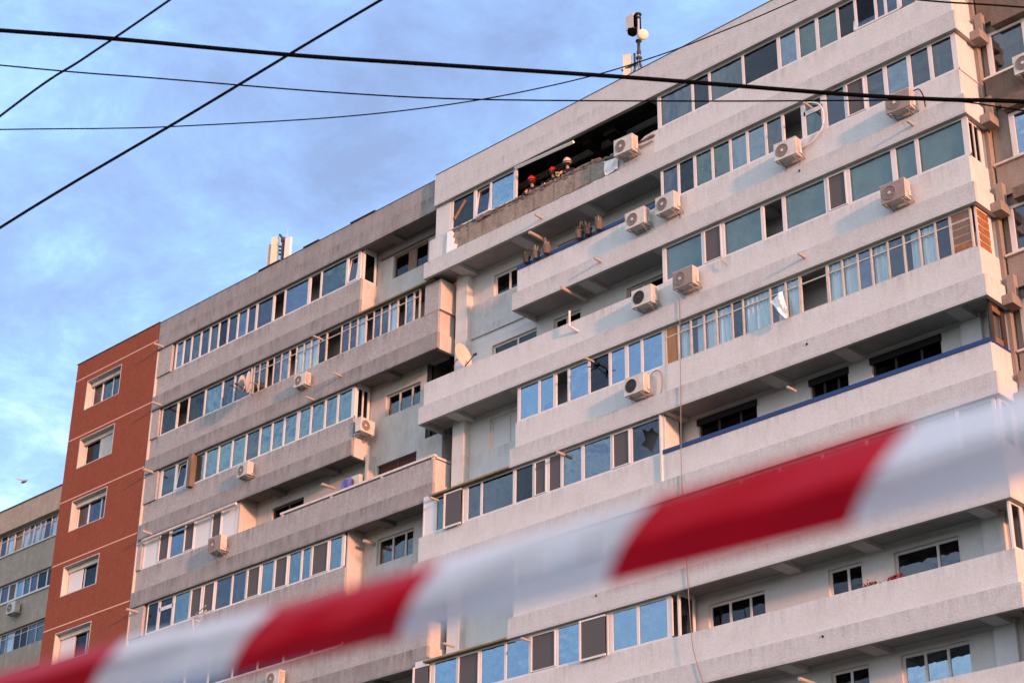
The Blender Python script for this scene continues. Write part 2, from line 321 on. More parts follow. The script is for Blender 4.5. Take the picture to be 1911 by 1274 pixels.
def balcony(k,x0,x1,Y0,mt,mt2,parent,ribs=(),Yb=YW,gap=None,soffit=None,fh=.62,li=.12,side=None,rib=None):
    z=F(k); mb=MB(); t=.12
    mb.box(x0,x1,Y0,Y0+t,z,z+fh)
    mb.box(x1-t,x1,Y0+t,Yb,z,z+fh,3); mb.box(x0,x0+t,Y0+t,Yb,z,z+fh)
    mb.box(x0+t,x1-t,Y0+t,Yb,z+.15,z+.33,2)
    for r in ribs:
        if x0+.3<r<x1-.3: mb.box(r-.22,r+.22,Y0+t+.002,Yb-.002,z+.02,z+.149,4)
    a,b,c=Y0+t,Y0+t+.10,z+.331
    if gap:
        mb.box(x0+t,gap[0],a,b,c,z+1.52,1); mb.box(gap[1],x1-t,a,b,c,z+1.52,1); mb.box(gap[0],gap[1],a,b,c,gap[2],1)
    else: mb.box(x0+li,x1-t,a,b,c,z+1.52,1)
    mb.box(x1-t-.1,x1-t,b,Yb,c,z+1.52,3); mb.box(x0+t,x0+t+.1,b,Yb,c,z+1.52,1)
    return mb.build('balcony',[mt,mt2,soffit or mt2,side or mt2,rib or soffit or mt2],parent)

FR={'pvc':('frame',.088),'old':('oldframe',.05)}
def glazing(k,tile,line,mull,types,parent,Y=.17,style='pvc',zoff=1.52,wide={},name='balcony_glazing',zt=None,extra=None,frm=None,label=None):
    """a run of enclosed-balcony windows: mull = x of each mullion on the sill line (photo), types = what fills each gap"""
    z0=F(k)+zoff; z1=(F(k-1)+.14) if zt is None else zt; zv=min(z1,F(k-1)) if zt is None else zt
    (xa,ya),(xb,yb)=line; X=[]
    for x in mull:
        if isinstance(x,tuple): X.append(x[0]); continue
        y=ya+(x-xa)/(xb-xa)*(yb-ya); X.append(pt(tile,x,y,Y=Y-.03).x)
    fm,wd=FR[style]; fm=frm or fm; mb=MB(); hw=[wide.get(i,wd)*(.86 if i in wide else 1)/2 for i in range(len(X))]; n=len(X)
    sill=.07 if style=='pvc' else .04
    mb.box(X[0]-hw[0],X[-1]+hw[-1],Y-.028,Y+.028,z0,z0+sill); mb.box(X[0]-hw[0],X[-1]+hw[-1],Y-.028,Y+.028,zv-.06,z1)
    for i,x in enumerate(X): mb.box(x-hw[i],x+hw[i],Y-.032,Y+.032,z0+.001,z1-.001)
    fr=None; todo=[]
    za,zb=z0+sill,zv-.06
    for i,ty in enumerate(types):
        a,b=X[i]+hw[i],X[i+1]-hw[i+1]
        if style=='old':
            zt_=z0+(zv-z0)*.74; mb.box(a,b,Y-.022,Y+.022,zt_-.018,zt_+.018)
        if ty=='T':   # sash with transom and heavy frame
            mb.box(a,b,Y-.03,Y+.03,z0+(zv-z0)*.62,z0+(zv-z0)*.74); mb.box(a,a+.06,Y-.03,Y+.03,za,zb); mb.box(b-.06,b,Y-.03,Y+.03,za,zb)
        todo.append((a,b,ty))
    fr=mb.build(name,fm,parent,label=label)
    for a,b,ty in todo:
        c=MB(); pn=lambda o,y=Y: c.face([(a,y+o,za),(b,y+o,za),(b,y+o,zb),(a,y+o,zb)])
        def pane(mt,o=0,nm='pane'):
            q=MB(); j=random.uniform(-.004,.004); q.box(a,b,Y+o-.004,Y+o+.004,za-.005,zb+.005); q.build(nm,mt,fr)
        if ty in 'gGT':
            pane(('g5' if parent is grey else 'G') if ty=='G' else random.choice(['g','g','g2','g3','g4']))
            rr=random.random()
            if rr<.30:   # a drawn-back curtain or something stored behind the pane
                w_=(b-a)*random.uniform(.25,.6); x0_=a if random.random()<.5 else b-w_; q=MB(); n_=8
                for j in range(n_): q.face([(x0_+w_*j/n_,Y+.10+.02*(j%2),za),(x0_+w_*(j+1)/n_,Y+.10+.02*((j+1)%2),za),(x0_+w_*(j+1)/n_,Y+.10+.02*((j+1)%2),zb),(x0_+w_*j/n_,Y+.10+.02*(j%2),zb)])
                q.build('curtain','curtain',fr,smooth=True)
            elif rr<.42: B('blind',random.choice(['blind','greywall','curtain']),fr,(a+.02,b-.02,Y+.08,Y+.09,za+(zb-za)*random.uniform(.35,.8),zb))
        elif ty=='k': pane('gd')
        elif ty in 't':
            pane('gt'); B('blind','blind',fr,(a+.02,b-.02,Y+.06,Y+.07,za+random.choice([0,.0,.25]),zb))
        elif ty in 'chr':
            pane('gc' if style=='old' else 'g')
            q=MB(); w_=b-a; n_=max(8,int(w_/.045)); x0=a+(w_*.35 if ty=='h' else 0); pts=[]
            for j in range(n_+1): pts.append((x0+(b-x0)*j/n_,Y+.07+.025*math.sin(j*1.9+random.random())))
            for (p0,q0),(p1,q1) in zip(pts,pts[1:]): q.face([(p0,q0,za),(p1,q1,za),(p1,q1,zb),(p0,q0,zb)])
            q.build('curtain','redcurtain' if ty=='r' else 'curtain',fr,smooth=True)
        elif ty=='s': 
            pane('screen',-.012,'insect_screen'); B('sash','frame',fr,(a,a+.045,Y-.05,Y-.018,za,zb),(b-.045,b,Y-.05,Y-.018,za,zb),(a+.04,b-.04,Y-.048,Y-.02,za,za+.03),(a+.04,b-.04,Y-.048,Y-.02,zb-.03,zb)) if b-a>.5 else None
        elif ty=='w': pane('shutter',-.01,'white_panel')
        elif ty=='p': pane('wood',-.01,'wooden_board')
        elif ty=='P':
            q=MB(); n_=5
            for j in range(n_):
                zz=za+(zb-za)*j/n_; q.box(a,b,Y-.02,Y+.01,zz+.012,zz+(zb-za)/n_-.012,0 if j else 1)
            q.box(a,b,Y-.012,Y+.0,za,zb,2); q.build('boarding',['brownboard','woodorange','oldframe'],fr)
        elif ty=='D':  # tilted-open sash
            q=MB(); ang=R(9); w_=.06; H=zb-za
            Mx=Matrix.Translation((0,Y-.03,za))@Matrix.Rotation(R(-7),4,'X')
            q.box(a,a+w_,-.02,.02,0,H,0,Mx); q.box(b-w_,b,-.02,.02,0,H,0,Mx); q.box(a+w_,b-w_,-.02,.02,0,w_,0,Mx); q.box(a+w_,b-w_,-.02,.02,H-w_,H,0,Mx)
            q.box(a+w_,b-w_,-.004,.004,w_,H-w_,1,Mx); q.build('sash',['frame','g'],fr)
        elif ty=='S':  # sash standing open outwards, screen behind
            q=MB(); w_=.055; y=Y-.14
            a2,b2=a-.05,b-.02
            q.box(a2,a2+w_,y-.02,y+.02,z0-.03,zb); q.box(b2-w_,b2,y+.08,y+.12,z0-.03,zb); 
            q.box(a2+w_,b2-w_,y,y+.04,z0-.03,z0+.03); q.box(a2+w_,b2-w_,y,y+.04,zb-.05,zb); q.box(a2+w_,b2-w_,y+.018,y+.024,z0+.03,zb-.05,1)
            q.build('sash',['frame','screen'],fr)
        elif ty=='b':  # broken pane: jagged hole
            cx,cz=(a+b)/2+.12,(za+zb)/2+.05; w_,h_=(b-a),(zb-za)
            hole=[(cx+w_*.30*math.cos(t)*s,cz+h_*.42*math.sin(t)*s2) for t,s,s2 in ((0,1.0,.3),(.7,.55,.6),(1.25,.9,.7),(1.9,.6,.5),(2.5,1.15,1.3),(3.1,.55,.5),(3.7,1.2,.6),(4.3,.5,.8),(4.9,.8,1.1),(5.6,.9,.5))]
            q=MB(); rim=[]
            for (hx,hz) in hole:
                dx,dz=hx-cx,hz-cz; s=min(((b-cx) if dx>0 else (cx-a))/max(abs(dx),1e-6),((zb-cz) if dz>0 else (cz-za))/max(abs(dz),1e-6)); rim.append((cx+dx*s,cz+dz*s))
            n_=len(hole)
            cs=[(b,za),(b,zb),(a,zb),(a,za)]
            for j in range(n_):
                k2=(j+1)%n_; P=[hole[j],rim[j]]
                a1=math.atan2(rim[j][1]-cz,rim[j][0]-cx)%(2*math.pi); a2=math.atan2(rim[k2][1]-cz,rim[k2][0]-cx)%(2*math.pi)
                if a2<=a1: a2+=2*math.pi
                mid=[]
                for c_ in cs:
                    ac=math.atan2(c_[1]-cz,c_[0]-cx)%(2*math.pi)
                    for ac_ in (ac,ac+2*math.pi):
                        if a1<ac_<a2: mid.append((ac_,c_))
                P+=[c_ for _,c_ in sorted(mid)]+[rim[k2],hole[k2]]
                q.face([(x,Y,z) for x,z in P])
            q.build('broken_pane','g',fr)
            B('curtain','screen',fr,(a,b,Y+.25,Y+.26,za,zb))
    return fr,X

def backwin(parent,x0,x1,z0,z1,cols,Y=YW,mt='g',fmt='frame',box=None,depth=.12,nm='window'):
    """window or balcony door set in an opening of the back wall; cols = fractions of mullions"""
    y=Y+depth; mb=MB(); w_=.07; fr_=[0]+list(cols)+[1]
    mb.box(x0,x1,y-.03,y+.03,z0,z0+w_); mb.box(x0,x1,y-.03,y+.03,z1-w_,z1)
    for i,f in enumerate(fr_):
        x=x0+(x1-x0)*f; c=min(max(x,x0+w_/2),x1-w_/2); mb.box(c-w_/2,c+w_/2,y-.034,y+.034,z0+.001,z1-.001)
    o=mb.build(nm,fmt,parent)
    for a,b in zip(fr_,fr_[1:]):
        q=MB(); q.box(x0+(x1-x0)*a+w_/2,x0+(x1-x0)*b-w_/2,y-.004,y+.004,z0+w_,z1-w_); q.build('pane',mt,o)
    B('room','dark',o,(x0+.01,x1-.01,y+.35,y+.36,z0,z1))  # black sheet standing in for the unlit room behind the panes
    if box: B('shutter_box',box,o,(x0-.03,x1+.03,Y-.05,Y-.004,z1-.20,z1+.0))
    return o

# ================================================================== WHITE BLOCK
XR=-20.11; XL=-41.28
grey=None
white=thing('apartment_block',(-30.5,8,0),'white stuccoed apartment block with long stepped balconies and a blown out top flat','building','adjoining apartment blocks')
RIBS=[-39.9,-37.0,-34.0,-30.9,-27.2,-24.7,-21.2]
# roof band
mb=MB(); z=F(0)
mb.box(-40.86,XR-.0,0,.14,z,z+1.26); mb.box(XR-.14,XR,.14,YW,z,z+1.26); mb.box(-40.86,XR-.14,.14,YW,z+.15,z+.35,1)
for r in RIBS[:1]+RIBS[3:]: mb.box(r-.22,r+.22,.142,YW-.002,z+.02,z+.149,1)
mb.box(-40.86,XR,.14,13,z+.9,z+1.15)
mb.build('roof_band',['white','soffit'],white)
B('flashing','bitumen',white,(-40.84,XR-.02,-.015,.15,z+1.262,z+1.285))
# balcony bands
for k in range(1,12):
    x0=-41.28 if k%2 else -36.98
    rb=[r for r in RIBS]
    gap=None
    if k==1: gap=(-40.16,-30.95,F(1)+1.02)
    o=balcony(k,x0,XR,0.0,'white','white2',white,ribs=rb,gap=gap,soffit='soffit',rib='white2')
    if k in (2,5):
        mb=MB(); x1=-30.95 if k==2 else XR-.12; xa=-36.86 if k==2 else -30.9
        mb.box(xa,x1,.09,.245,F(k)+1.50,F(k)+1.62)
        if k==5: mb.box(x1-.12,x1-.0,.24,YW,F(k)+1.521,F(k)+1.60)
        mb.build('railing','blue',o)
# back wall with window openings
ops=[]; wins=[]
def ow(x0,x1,z0,z1,cols,**k): ops.append((x0,x1,z0,z1)); wins.append((x0,x1,z0,z1,cols,k))
ow(-38.92,-37.50,30.72,31.56,[.48],mt='gd')
ow(-36.0,-34.86,30.3,31.6,[.5],mt='gd')
ow(-33.0,-31.62,30.3,31.6,[.5],mt='gd')
ow(-38.95,-36.9,27.9,28.90,[.55],mt='gd')
ow(-36.15,-34.97,27.6,28.9,[.45],mt='gd'); ow(-33.02,-31.5,27.6,28.9,[.42],mt='gd',fmt='oldframe')
ow(-39.0,-37.5,25.15,26.22,[.55],mt='shutter')
for a,b in ((-30.36,-28.24),(-26.38,-25.12),(-24.36,-22.18)): ow(a,b,22.15,23.58,[.33,.7],mt='gd',fmt='darkframe',box='blackshutter')
ow(-30.25,-28.3,16.6,17.92,[.36,.72],mt='gd'); ow(-26.22,-25.16,16.6,17.98,[.55],mt='gd'); ow(-24.18,-22.25,16.75,17.97,[.65],mt='g')
ow(-30.25,-28.3,14.0,15.22,[.36,.72],mt='gd'); ow(-26.34,-25.18,14.0,15.24,[.5],mt='gd'); ow(-24.22,-22.24,14.0,15.26,[.33,.66],mt='G')
ops.append((-38.2,-31.0,F(1)+.4,34.739))
wall('wall','white2',white,-40.6,XR-.12,0,F(0)+.14,YW,ops,depth=.3)
for a,b,c,d,cols,k in wins: backwin(white,a,b,c,d,cols,**k)
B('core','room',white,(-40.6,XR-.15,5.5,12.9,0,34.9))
mb=MB(); mb.box(-40.58,-31,1.45,5.4,F(1)+.2,F(1)+.35,0); mb.box(-40.58,-31,1.45,5.4,34.56,34.7,0); mb.build('burnt_room_floor','soot',white)
# side wall right end, pilasters and columns
B('side_wall','white2',white,(XR-.10,XR-.02,1.34,12.9,0,F(0)+.85)); B('corner_strip','brown',white,(XR-.24,XR-.01,YW+.003,1.33,0,F(0)-.01))
for k in range(1,9):
    if k in (5,7,8): B('pilaster','white2',white,(-21.5,-20.9,.96,YW-.002,F(k)+.34,F(k-1)+.14))
B('pilaster','white2',white,(-40.44,-39.92,.80,YW-.002,F(3)+.34,F(1)+.14),(-40.44,-39.92,.80,YW-.002,F(5)+1.6,F(3)+.14),(-40.44,-39.92,.80,YW-.002,F(7)+1.6,F(5)+.14))
B('upper_wall_panel','white',white,(-40.075,-36.9,1.04,YW-.003,F(2)+.34,F(2)+1.62))
# lips roofing the glazed balconies that step out below
for k in (4,6):
    B('lip','lip',white,(-40.60,-36.98,-.04,YW-.002,F(k)-.01,F(k)+.05))
# level 1 masonry pier at left
B('end_wall','white2',white,(-40.86,-40.16,.118,.24,F(1)+1.525,F(0)-.002),(-40.86,-40.76,.24,YW-.002,F(1)+1.525,F(0)-.002))
# damaged parapet: exposed blockwork
mb=MB(); z0,z1=F(1)+.66,F(1)+1.50; x=-40.16
top=[];bot=[]
while x<-32.95:
    top.append((x,z1+random.uniform(-.03,.05)-(.10 if x>-34.5 else 0))); bot.append((x,z0+random.uniform(-.03,.03)+ (0.10 if x>-35.2 else 0))); x+=random.uniform(.12,.3)
bot[0]=(-39.9,z0); 
for i in range(len(top)-1):
    mb.face([(bot[i][0],.10,bot[i][1]),(bot[i+1][0],.10,bot[i+1][1]),(top[i+1][0],.10,top[i+1][1]),(top[i][0],.10,top[i][1])])
    mb.face([(top[i][0],.10,top[i][1]),(top[i+1][0],.10,top[i+1][1]),(top[i+1][0],.24,top[i+1][1]),(top[i][0],.24,top[i][1])],1)
    mb.face([(bot[i][0],.10,bot[i][1]),(bot[i][0],.13,bot[i][1]-.02),(bot[i+1][0],.13,bot[i+1][1]-.02),(bot[i+1][0],.10,bot[i+1][1])],1)
# mortar joints and rubble ridge
for xx in (-39.2,-38.5,-37.75,-36.95,-36.1,-35.2,-34.3,-33.6): mb.box(xx-.012,xx+.012,.092,.098,z0+.05,z1-.12,1)
xx=-40.1
while xx<-31.0:
    hh=random.uniform(.05,.16); mb.ball((xx,.14,z1-.02+(-.12 if xx>-33.2 else 0)),random.uniform(.08,.2),random.uniform(.06,.1),hh*.7,7,5,1); xx+=random.uniform(.08,.2)
for xx in [-40+.35*i for i in range(24)]: mb.ball((xx+random.uniform(-.1,.1),.11,z1-.10+random.uniform(-.05,.03)),random.uniform(.1,.22),.035,random.uniform(.02,.07),7,5,1)
# curled plaster flakes
for (fx,fz,fw_) in ((-34.0,z0+.02,.9),(-36.1,z0+.02,.6),(-38.4,z1-.1,.8)):
    mb.prism([(fx-fw_/2,fz-.02),(fx-fw_/4,fz-.09),(fx,fz-.02),(fx+fw_/3,fz-.05),(fx+fw_/2,fz+.05),(fx,fz+.06)],.03,.09,1)
mb.build('exposed_blockwork',['blocks','mortar'],white)
# plaster stub right of the hole
mb=MB(); P=[(-32.9,z0-.0),(-30.9,z0-.0),(-30.9,F(1)+1.53),(-31.3,F(1)+1.50),(-31.55,F(1)+1.38),(-31.8,F(1)+1.40),(-32.0,F(1)+1.22),(-32.4,F(1)+1.24),(-32.6,F(1)+1.08),(-32.9,F(1)+1.1)]
mb.prism(P,.113,.235); mb.build('torn_parapet','white',white)
# torn insulation at the left edge
mb=MB(); P=[(-40.22,z1-.02),(-39.98,z1-.03),(-39.90,z1-.18),(-39.99,z1-.28),(-39.86,z1-.40),(-39.92,z1-.55),(-39.72,z1-.68),(-39.80,z1-.86),(-40.05,z1-.95),(-40.24,z1-.9)]
mb.prism(P,.06,.099); mb.build('torn_insulation','foam',white)
# fallen window head frame and loose lintel board in the opening
mb=MB(); a=pt('r1',680,952,Y=-.10); b=pt('r1',1088,768,Y=-.10)
mb.tube([a,b],.062,4); mb.build('hanging_frame','foam',white)
mb=MB(); mb.tube([pt('r1',1005,762,Y=.2),pt('r1',1192,885,Y=1.6)],.06,4); mb.build('fallen_board','wood',white)
B('beam','soot',white,(-36.9,-31.0,.145,.5,F(0)+.05,F(0)+.148),(-33.4,-32.9,.5,YW,F(0)-.15,F(0)+.14),(-34.3,-34.0,.5,YW,F(0)-.12,F(0)+.14))
B('sooty_ceiling','soot',white,(-38.3,-30.95,.15,YW-.01,F(0)+.142,F(0)+.1495))

# glazed runs
glazing(1,'r3',((215,270),(680,40)),[235,395,505,678],'kDG',white,wide={0:.13,1:.14,3:.16},label='surviving window run with one sash tilted open')
q=MB(); q.tube([pt('r3',275,190,Y=.28),pt('r3',350,60,Y=.28)],.17,4); q.build('displaced_board','wood',white)
glazing(1,'r2',((30,645),(1255,60)),[30,203,291,465,650,748,849,957,1151,1265,(-23.3,),(-22.3,),(-21.3,),(-20.30,)],'cgggggggGDggg',white,wide={0:.16,4:.14,5:.14,6:.13})
glazing(2,'r2',((225,960),(1555,360)),[45,131,215,307,400,488,584,672,775,890,997,1104,1205,1329,1439,(-20.30,)],'gkggggcdTgsgggc',white,wide={2:.12,9:.16,12:.14,13:.14,14:.14,15:.18})
glazing(3,'r2',((57,1446),(1622,795)),[57,257,362,567,678,898,1012,1249,1371,1622],'tstdtsttt',white,wide={0:.16,1:.12,2:.13,3:.13,4:.14,5:.13,6:.14,7:.18,8:.13,9:.2})
glazing(4,'b2',((735,515),(1700,145)),[735,870,974,1066,1202,1340,1450,1552,1697],'GGdGkGGG',white,wide={0:.13,2:.15,5:.12,6:.15,8:.14})
glazing(4,'r4',((55,880),(1550,308)),[66,130,195,263,328,410,466,608,688,762,905,982,1063,1133,1220,1302,1384,1468,1545,1650],'pchccgchcdccgcghcgP',white,style='old',wide={0:.06,9:.10,10:.10,18:.09,19:.06},Y=.165)
glazing(5,'b2',((100,1265),(1700,725)),[104,187,255,387,487,706,833,929,1020,1159,1350,1480,1692],'wgSgggssggsb',white,wide={0:.06,1:.07,3:.18,5:.15,7:.14,8:.12,9:.14,12:.16})
glazing(6,'p',((100,1265),(1700,725)),[(-36.8,),(-35.6,),(-34.4,),(-33.2,),(-32,),(-30.8,),(-29.5,),(-28.2,),(-26.9,),(-25.5,),(-24.1,),(-22.7,),(-21.4,),(-20.36,)],'gGgggGggggggg',white)
glazing(7,'b3',((700,770),(1725,505)),[116,228,382,530,691,848,1020,1182,1368,1540,1742],'SGsGGsGSGG',white,wide={0:.1,1:.14,8:.16,10:.2})
# side returns at the right end of the glazed balconies (face +x)
def sidewin(k,y0,y1,kind,X=XR-.17,nm='side_window'):
    z0=F(k)+1.52; z1=F(k-1)+.14; mb=MB()
    if kind=='wall':
        B('side_panel','white2',white,(X-.03,X+.04,y0,y1,z0,z1)); B('sill','frame',white,(X-.06,X+.08,y0,y1,z0-.0,z0+.03)); return
    mb.box(X-.03,X+.03,y0,y0+.10,z0,z1); mb.box(X-.03,X+.03,y1-.18,y1,z0,z1); mb.box(X-.03,X+.03,y0+.1,y1-.18,z0,z0+.07); mb.box(X-.03,X+.03,y0+.1,y1-.18,z1-.2,z1)
    fr=mb.build(nm,'frame' if kind!='black' else 'darkframe',white)
    a,b=y0+.1,y1-.18
    if kind=='dark':
        B('pane','gd',fr,(X-.006,X+.0,a,b,z0+.07,z1-.2)); B('curtain','wood',fr,(X-.1,X-.09,a,b,z0+.07,z1-.2)); B('mullion','frame',fr,(X-.02,X+.03,(a+b)/2-.025,(a+b)/2+.025,z0+.07,z1-.2))
    elif kind=='teal': B('pane','g',fr,(X-.006,X,a,b,z0+.07,z1-.2)); B('blind','blind',fr,(X-.1,X-.09,a,b,z0+.07,z1-.2))
    elif kind=='black':
        B('pane','gc',fr,(X-.006,X,a,b,z0+.07,z1-.2)); B('blind','greysoffit',fr,(X-.1,X-.09,a-.05,b+.05,z0+.05,z1-.2)); B('board','brownboard',fr,(X-.01,X+.01,a,b,z0+.07,z0+.28),(X-.01,X+.01,a,b,z1-.36,z1-.2))
    elif kind=='boards':
        q=MB()
        for j in range(6): 
            zz=z0+(F(k-1)-z0)*j/5.2; q.box(X-.0,X+.032,a-.08,b+.02,zz+.015,zz+.215,0)
        q.box(X-.01,X+.02,a-.08,b+.02,z0,z1,1); q.build('boarding',['woodorange','oldframe'],fr)
sidewin(1,.23,YW-.002,'wall'); sidewin(2,.23,YW-.002,'wall'); sidewin(3,.24,YW-.1,'dark'); sidewin(4,.2,.95,'boards'); sidewin(5,.34,YW-.05,'black'); sidewin(6,.24,YW-.1,'teal'); sidewin(7,.14,.80,'teal'); sidewin(8,.3,YW-.1,'black')
# partition beside the level 5 and 7 open loggias
B('partition','white2',white,(-31.0,-30.9,.25,.86,F(5)+.34,F(4)+.149),(-30.98,-30.92,.05,.249,F(5)+.63,F(4)-.002))
B('partition','darkframe',white,(-30.99,-30.91,.865,.93,F(5)+.34,F(4)+.149))
mb=MB(); X7=-30.62
fr=B('side_window','frame',white,(X7-.03,X7+.03,.24,.32,F(7)+1.53,F(6)+.14),(X7-.03,X7+.03,.85,.95,F(7)+1.53,F(6)+.14),(X7-.03,X7+.03,.32,.85,F(6)-.02,F(6)+.14)); B('pane','g',fr,(X7-.006,X7,.32,.85,F(7)+1.53,F(6)-.02)); B('blind','blind',fr,(X7-.1,X7-.09,.32,.85,F(7)+1.53,F(6)-.02))
# flower boxes at level 7, wall lamp
fl=thing('flower_box',(-24.6,.25,F(7)+1.5),'box of red flowers standing behind the white parapet, before the wide window','flowers')
mb=MB(); mb.box(-25.0,-23.1,.26,.42,F(7)+1.32,F(7)+1.5); mb.build('planter','pot',fl)
mb=MB(); mb2=MB()
for i in range(150):
    x=random.choice([random.gauss(-24.45,.16),random.gauss(-23.65,.13)]); y=random.uniform(.2,.45); z=F(7)+1.52+abs(random.gauss(0,.08)); s=random.uniform(.03,.06)
    t=mb if random.random()<.7 else mb2; d=Vector((random.uniform(-1,1),random.uniform(-1,1),random.uniform(-1,1))).normalized(); e=d.orthogonal().normalized()*s; f_=d.cross(e)
    c=Vector((x,y,z)); t.face([c-e,c+f_,c+e,c-f_])
mb.build('blossom','red',fl); mb2.build('foliage','leaf',fl)
# drain pipes: stubs and long ones under the slabs
def pipe(parent,t,x,y,z,y0=-.3,y1=.2,r=.038,mt='pipe',drop=0.0,nm='drain_pipe'):
    X=pt(t,x,y,Z=z).x if False else pt(t,x,y,Y=y0).x
    zz=pt(t,x,y,Y=y0).z; mb=MB(); mb.tube([(X,y0,zz),(X,y1,zz+drop)],r,10); mb.build(nm,mt,parent)
pipe(white,'r3',780,275,0,-.12,.95,.06); pipe(white,'r3',1000,662,0,-.2,1.0,.06)
for a in (('r2',1305,622),('r2',775,530),('b2',1175,97),('b2',150,1018),('r4',690,1000),('r3',820,152),('r3',1232,455),('r4',745,312),('b3',795,512)): pipe(white,*a,0,-.32,.05,.04)
pipe(white,'b2',990,718,0,-.15,.9,.05); pipe(white,'b4',680,1190,0,-.2,.5,.05)
for a in (('r2',750,880),('r4',788,778),('b3',1268,240),('b4',806,958)): pipe(white,*a,0,-.03,.1,.03,'dark',nm='weep_hole')

# ================================================================== GREY BLOCK
YG=.2
grey=thing('apartment_block',(-49,8,0),'weathered grey concrete apartment block between the terracotta bay and the white block','building','adjoining apartment blocks')
GR=[-55.9,-52.7,-49.6,-46.6,-43.6]
mb=MB(); z=F(0)
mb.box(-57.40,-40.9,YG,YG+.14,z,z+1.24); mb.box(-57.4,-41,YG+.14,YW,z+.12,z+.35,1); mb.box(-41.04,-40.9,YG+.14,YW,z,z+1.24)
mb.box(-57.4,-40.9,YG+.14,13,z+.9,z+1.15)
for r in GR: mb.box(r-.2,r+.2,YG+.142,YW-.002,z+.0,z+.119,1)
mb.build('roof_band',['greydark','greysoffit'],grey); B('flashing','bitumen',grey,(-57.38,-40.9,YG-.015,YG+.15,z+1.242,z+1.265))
mb=MB()
for x in (-48.3,-45.6,-51): mb.box(x,x+random.uniform(.8,1.4),YG-.05,YG+.5,z+1.27,z+1.30)
mb.build('roof_felt','bitumen',grey)
for k in range(1,12):
    x1=-44.86 if k%2 else -40.69
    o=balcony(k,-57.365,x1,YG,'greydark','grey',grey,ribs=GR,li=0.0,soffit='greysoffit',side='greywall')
    if k==4:
        zz=F(4)+1.52; mb=MB(); mb.box(-48.7,-40.75,YG+.10,YG+.24,zz+.06,zz+.14); mb.box(-40.93,-40.79,YG+.24,YW,zz+.04,zz+.12)
        for x in (-48.65,-46,-43.4,-40.9): mb.box(x,x+.1,YG+.12,YG+.22,zz,zz+.06)
        mb.build('handrail','rail',o)
ops=[]; wins=[]
ow(-44.15,-42.30,33.36,34.30,[.42,.62],mt='gd',fmt='brownboard'); ow(-44.2,-42.42,27.88,28.72,[.36,.72],mt='g',fmt='oldframe'); ow(-44.3,-42.5,22.42,23.36,[.4,.75],mt='g',fmt='oldframe')
ow(-50.2,-48.4,24.5,26.05,[.5],mt='gd',fmt='darkframe'); ow(-46.3,-45.3,24.2,26.0,[],mt='gd',fmt='darkframe'); ow(-44.5,-42.5,24.9,26.12,[.5],mt='redcurtain',fmt='darkframe')
wall('wall','greywall',grey,-57.3,-42.1,0,F(0)+.12,YW,ops)
for a,b,c,d,cols,k in wins: backwin(grey,a,b,c,d,cols,**k)
B('recess_shade','greysoffit',grey,(-44.8,-41.3,YW-.12,YW-.003,34.33,F(0)+.119)); B('board','brownboard',grey,(-43.37,-43.0,YW+.08,YW+.10,33.4,34.28))  # dark box above the window puts the recess shade into colour
B('core','room',grey,(-57.3,-41.6,5.5,12.9,0,34.9))
# left face strip between the terracotta bay and the first window
for k in range(1,9):
    x1=pt('r5',205,1130,Y=.4).x if k==1 else {2:-56.85,4:-57.05}.get(k,-56.5)
    B('wall_strip','grey',grey,(-57.365,x1-.04,YG+.06,YG+.24,F(k)+1.521,F(k-1)-.001))
# corner pier at level 2, closed to full height
B('end_pier','grey',grey,(-41.5,-40.80,YG+.11,YW-.002,F(2)+1.521,F(1)-.06)); B('end_pier_side','greywall',grey,(-40.799,-40.70,YG+.112,YW-.002,F(2)+1.521,F(1)-.06))  # separate paler face on the right side of the pier
B('niche_wall','browndark',grey,(-42.2,-42.1,YW+.3,4,0,F(0)),(-42.1,-40.6,3.2,3.3,0,F(0)))  # darkness of the recess is put into the wall colour
B('corner_wall','greywall',grey,(-42.1,-41.25,YW-.002,YW+.9,F(9),F(3)+.1),(-42.1,-41.3,YW-.002,YW+.3,F(2)+.2,F(0)+.1))
for k in (1,): B('lip','lip',grey,(-44.9,-41.0,YG-.02,YW-.002,F(k)-.03,F(k)+.03))
glazing(1,'r5',((205,1130),(1310,600)),[210,255,302,357,412,465,520,578,635,690,790,858,1003,1075,1230,1303],'gggggggggcdgdgD',grey,Y=.37,wide={0:.10,9:.14,10:.12,12:.16,14:.13,15:.2})
glazing(2,'r6',((180,405),(520,245)),[180,270,335,430,530,600,697],'gdgGrc',grey,Y=.37,wide={0:.06},frm='rail')
glazing(2,'r5',((700,1268),(1660,825)),[672,705,748,790,835,882,925,968,1012,1058,1105,1195,1245,1290,1340,1388,1432,1480,1530,1580,1627,1662],'ggdggdcccgdggcdggcdgd',grey,Y=.365,style='old')
glazing(3,'r6',((150,770),(350,690)),[176,262,325],'gD',grey,Y=.37,wide={0:.2,1:.14})
B('dividing_board','browndark',grey,(pt('r6',326,690,Y=.1).x,pt('r6',345,690,Y=.1).x,.12,.42,F(3)+1.4,F(2)-.002))
glazing(3,'r6',((350,690),(1290,300)),[356,430,507,585,665,745,815,885,965,1040,1122,1195,1285],'GGGGcGGGGGGG',grey,Y=.37,wide={8:.2,12:.2,0:.14})
glazing(4,'r6',((65,1160),(615,955)),[80,165,230,312,372,468,528,615],'wsgswsw',grey,Y=.37,wide={1:.05,3:.05,4:.05,5:.05,6:.05})
mb=MB(); mb.tube([pt('r6',80,1012,Y=.15),pt('r6',618,797,Y=.15)],.06,8); mb.build('awning_cassette','rail',grey)
glazing(5,'b7',((590,325),(1430,35)),[602,648,712,780,832,885,955,1015,1075,1130,1190,1245,1285,1360,1418],'kTGssgcsGsGGsG',grey,Y=.37,wide={0:.05,13:.1,14:.16})
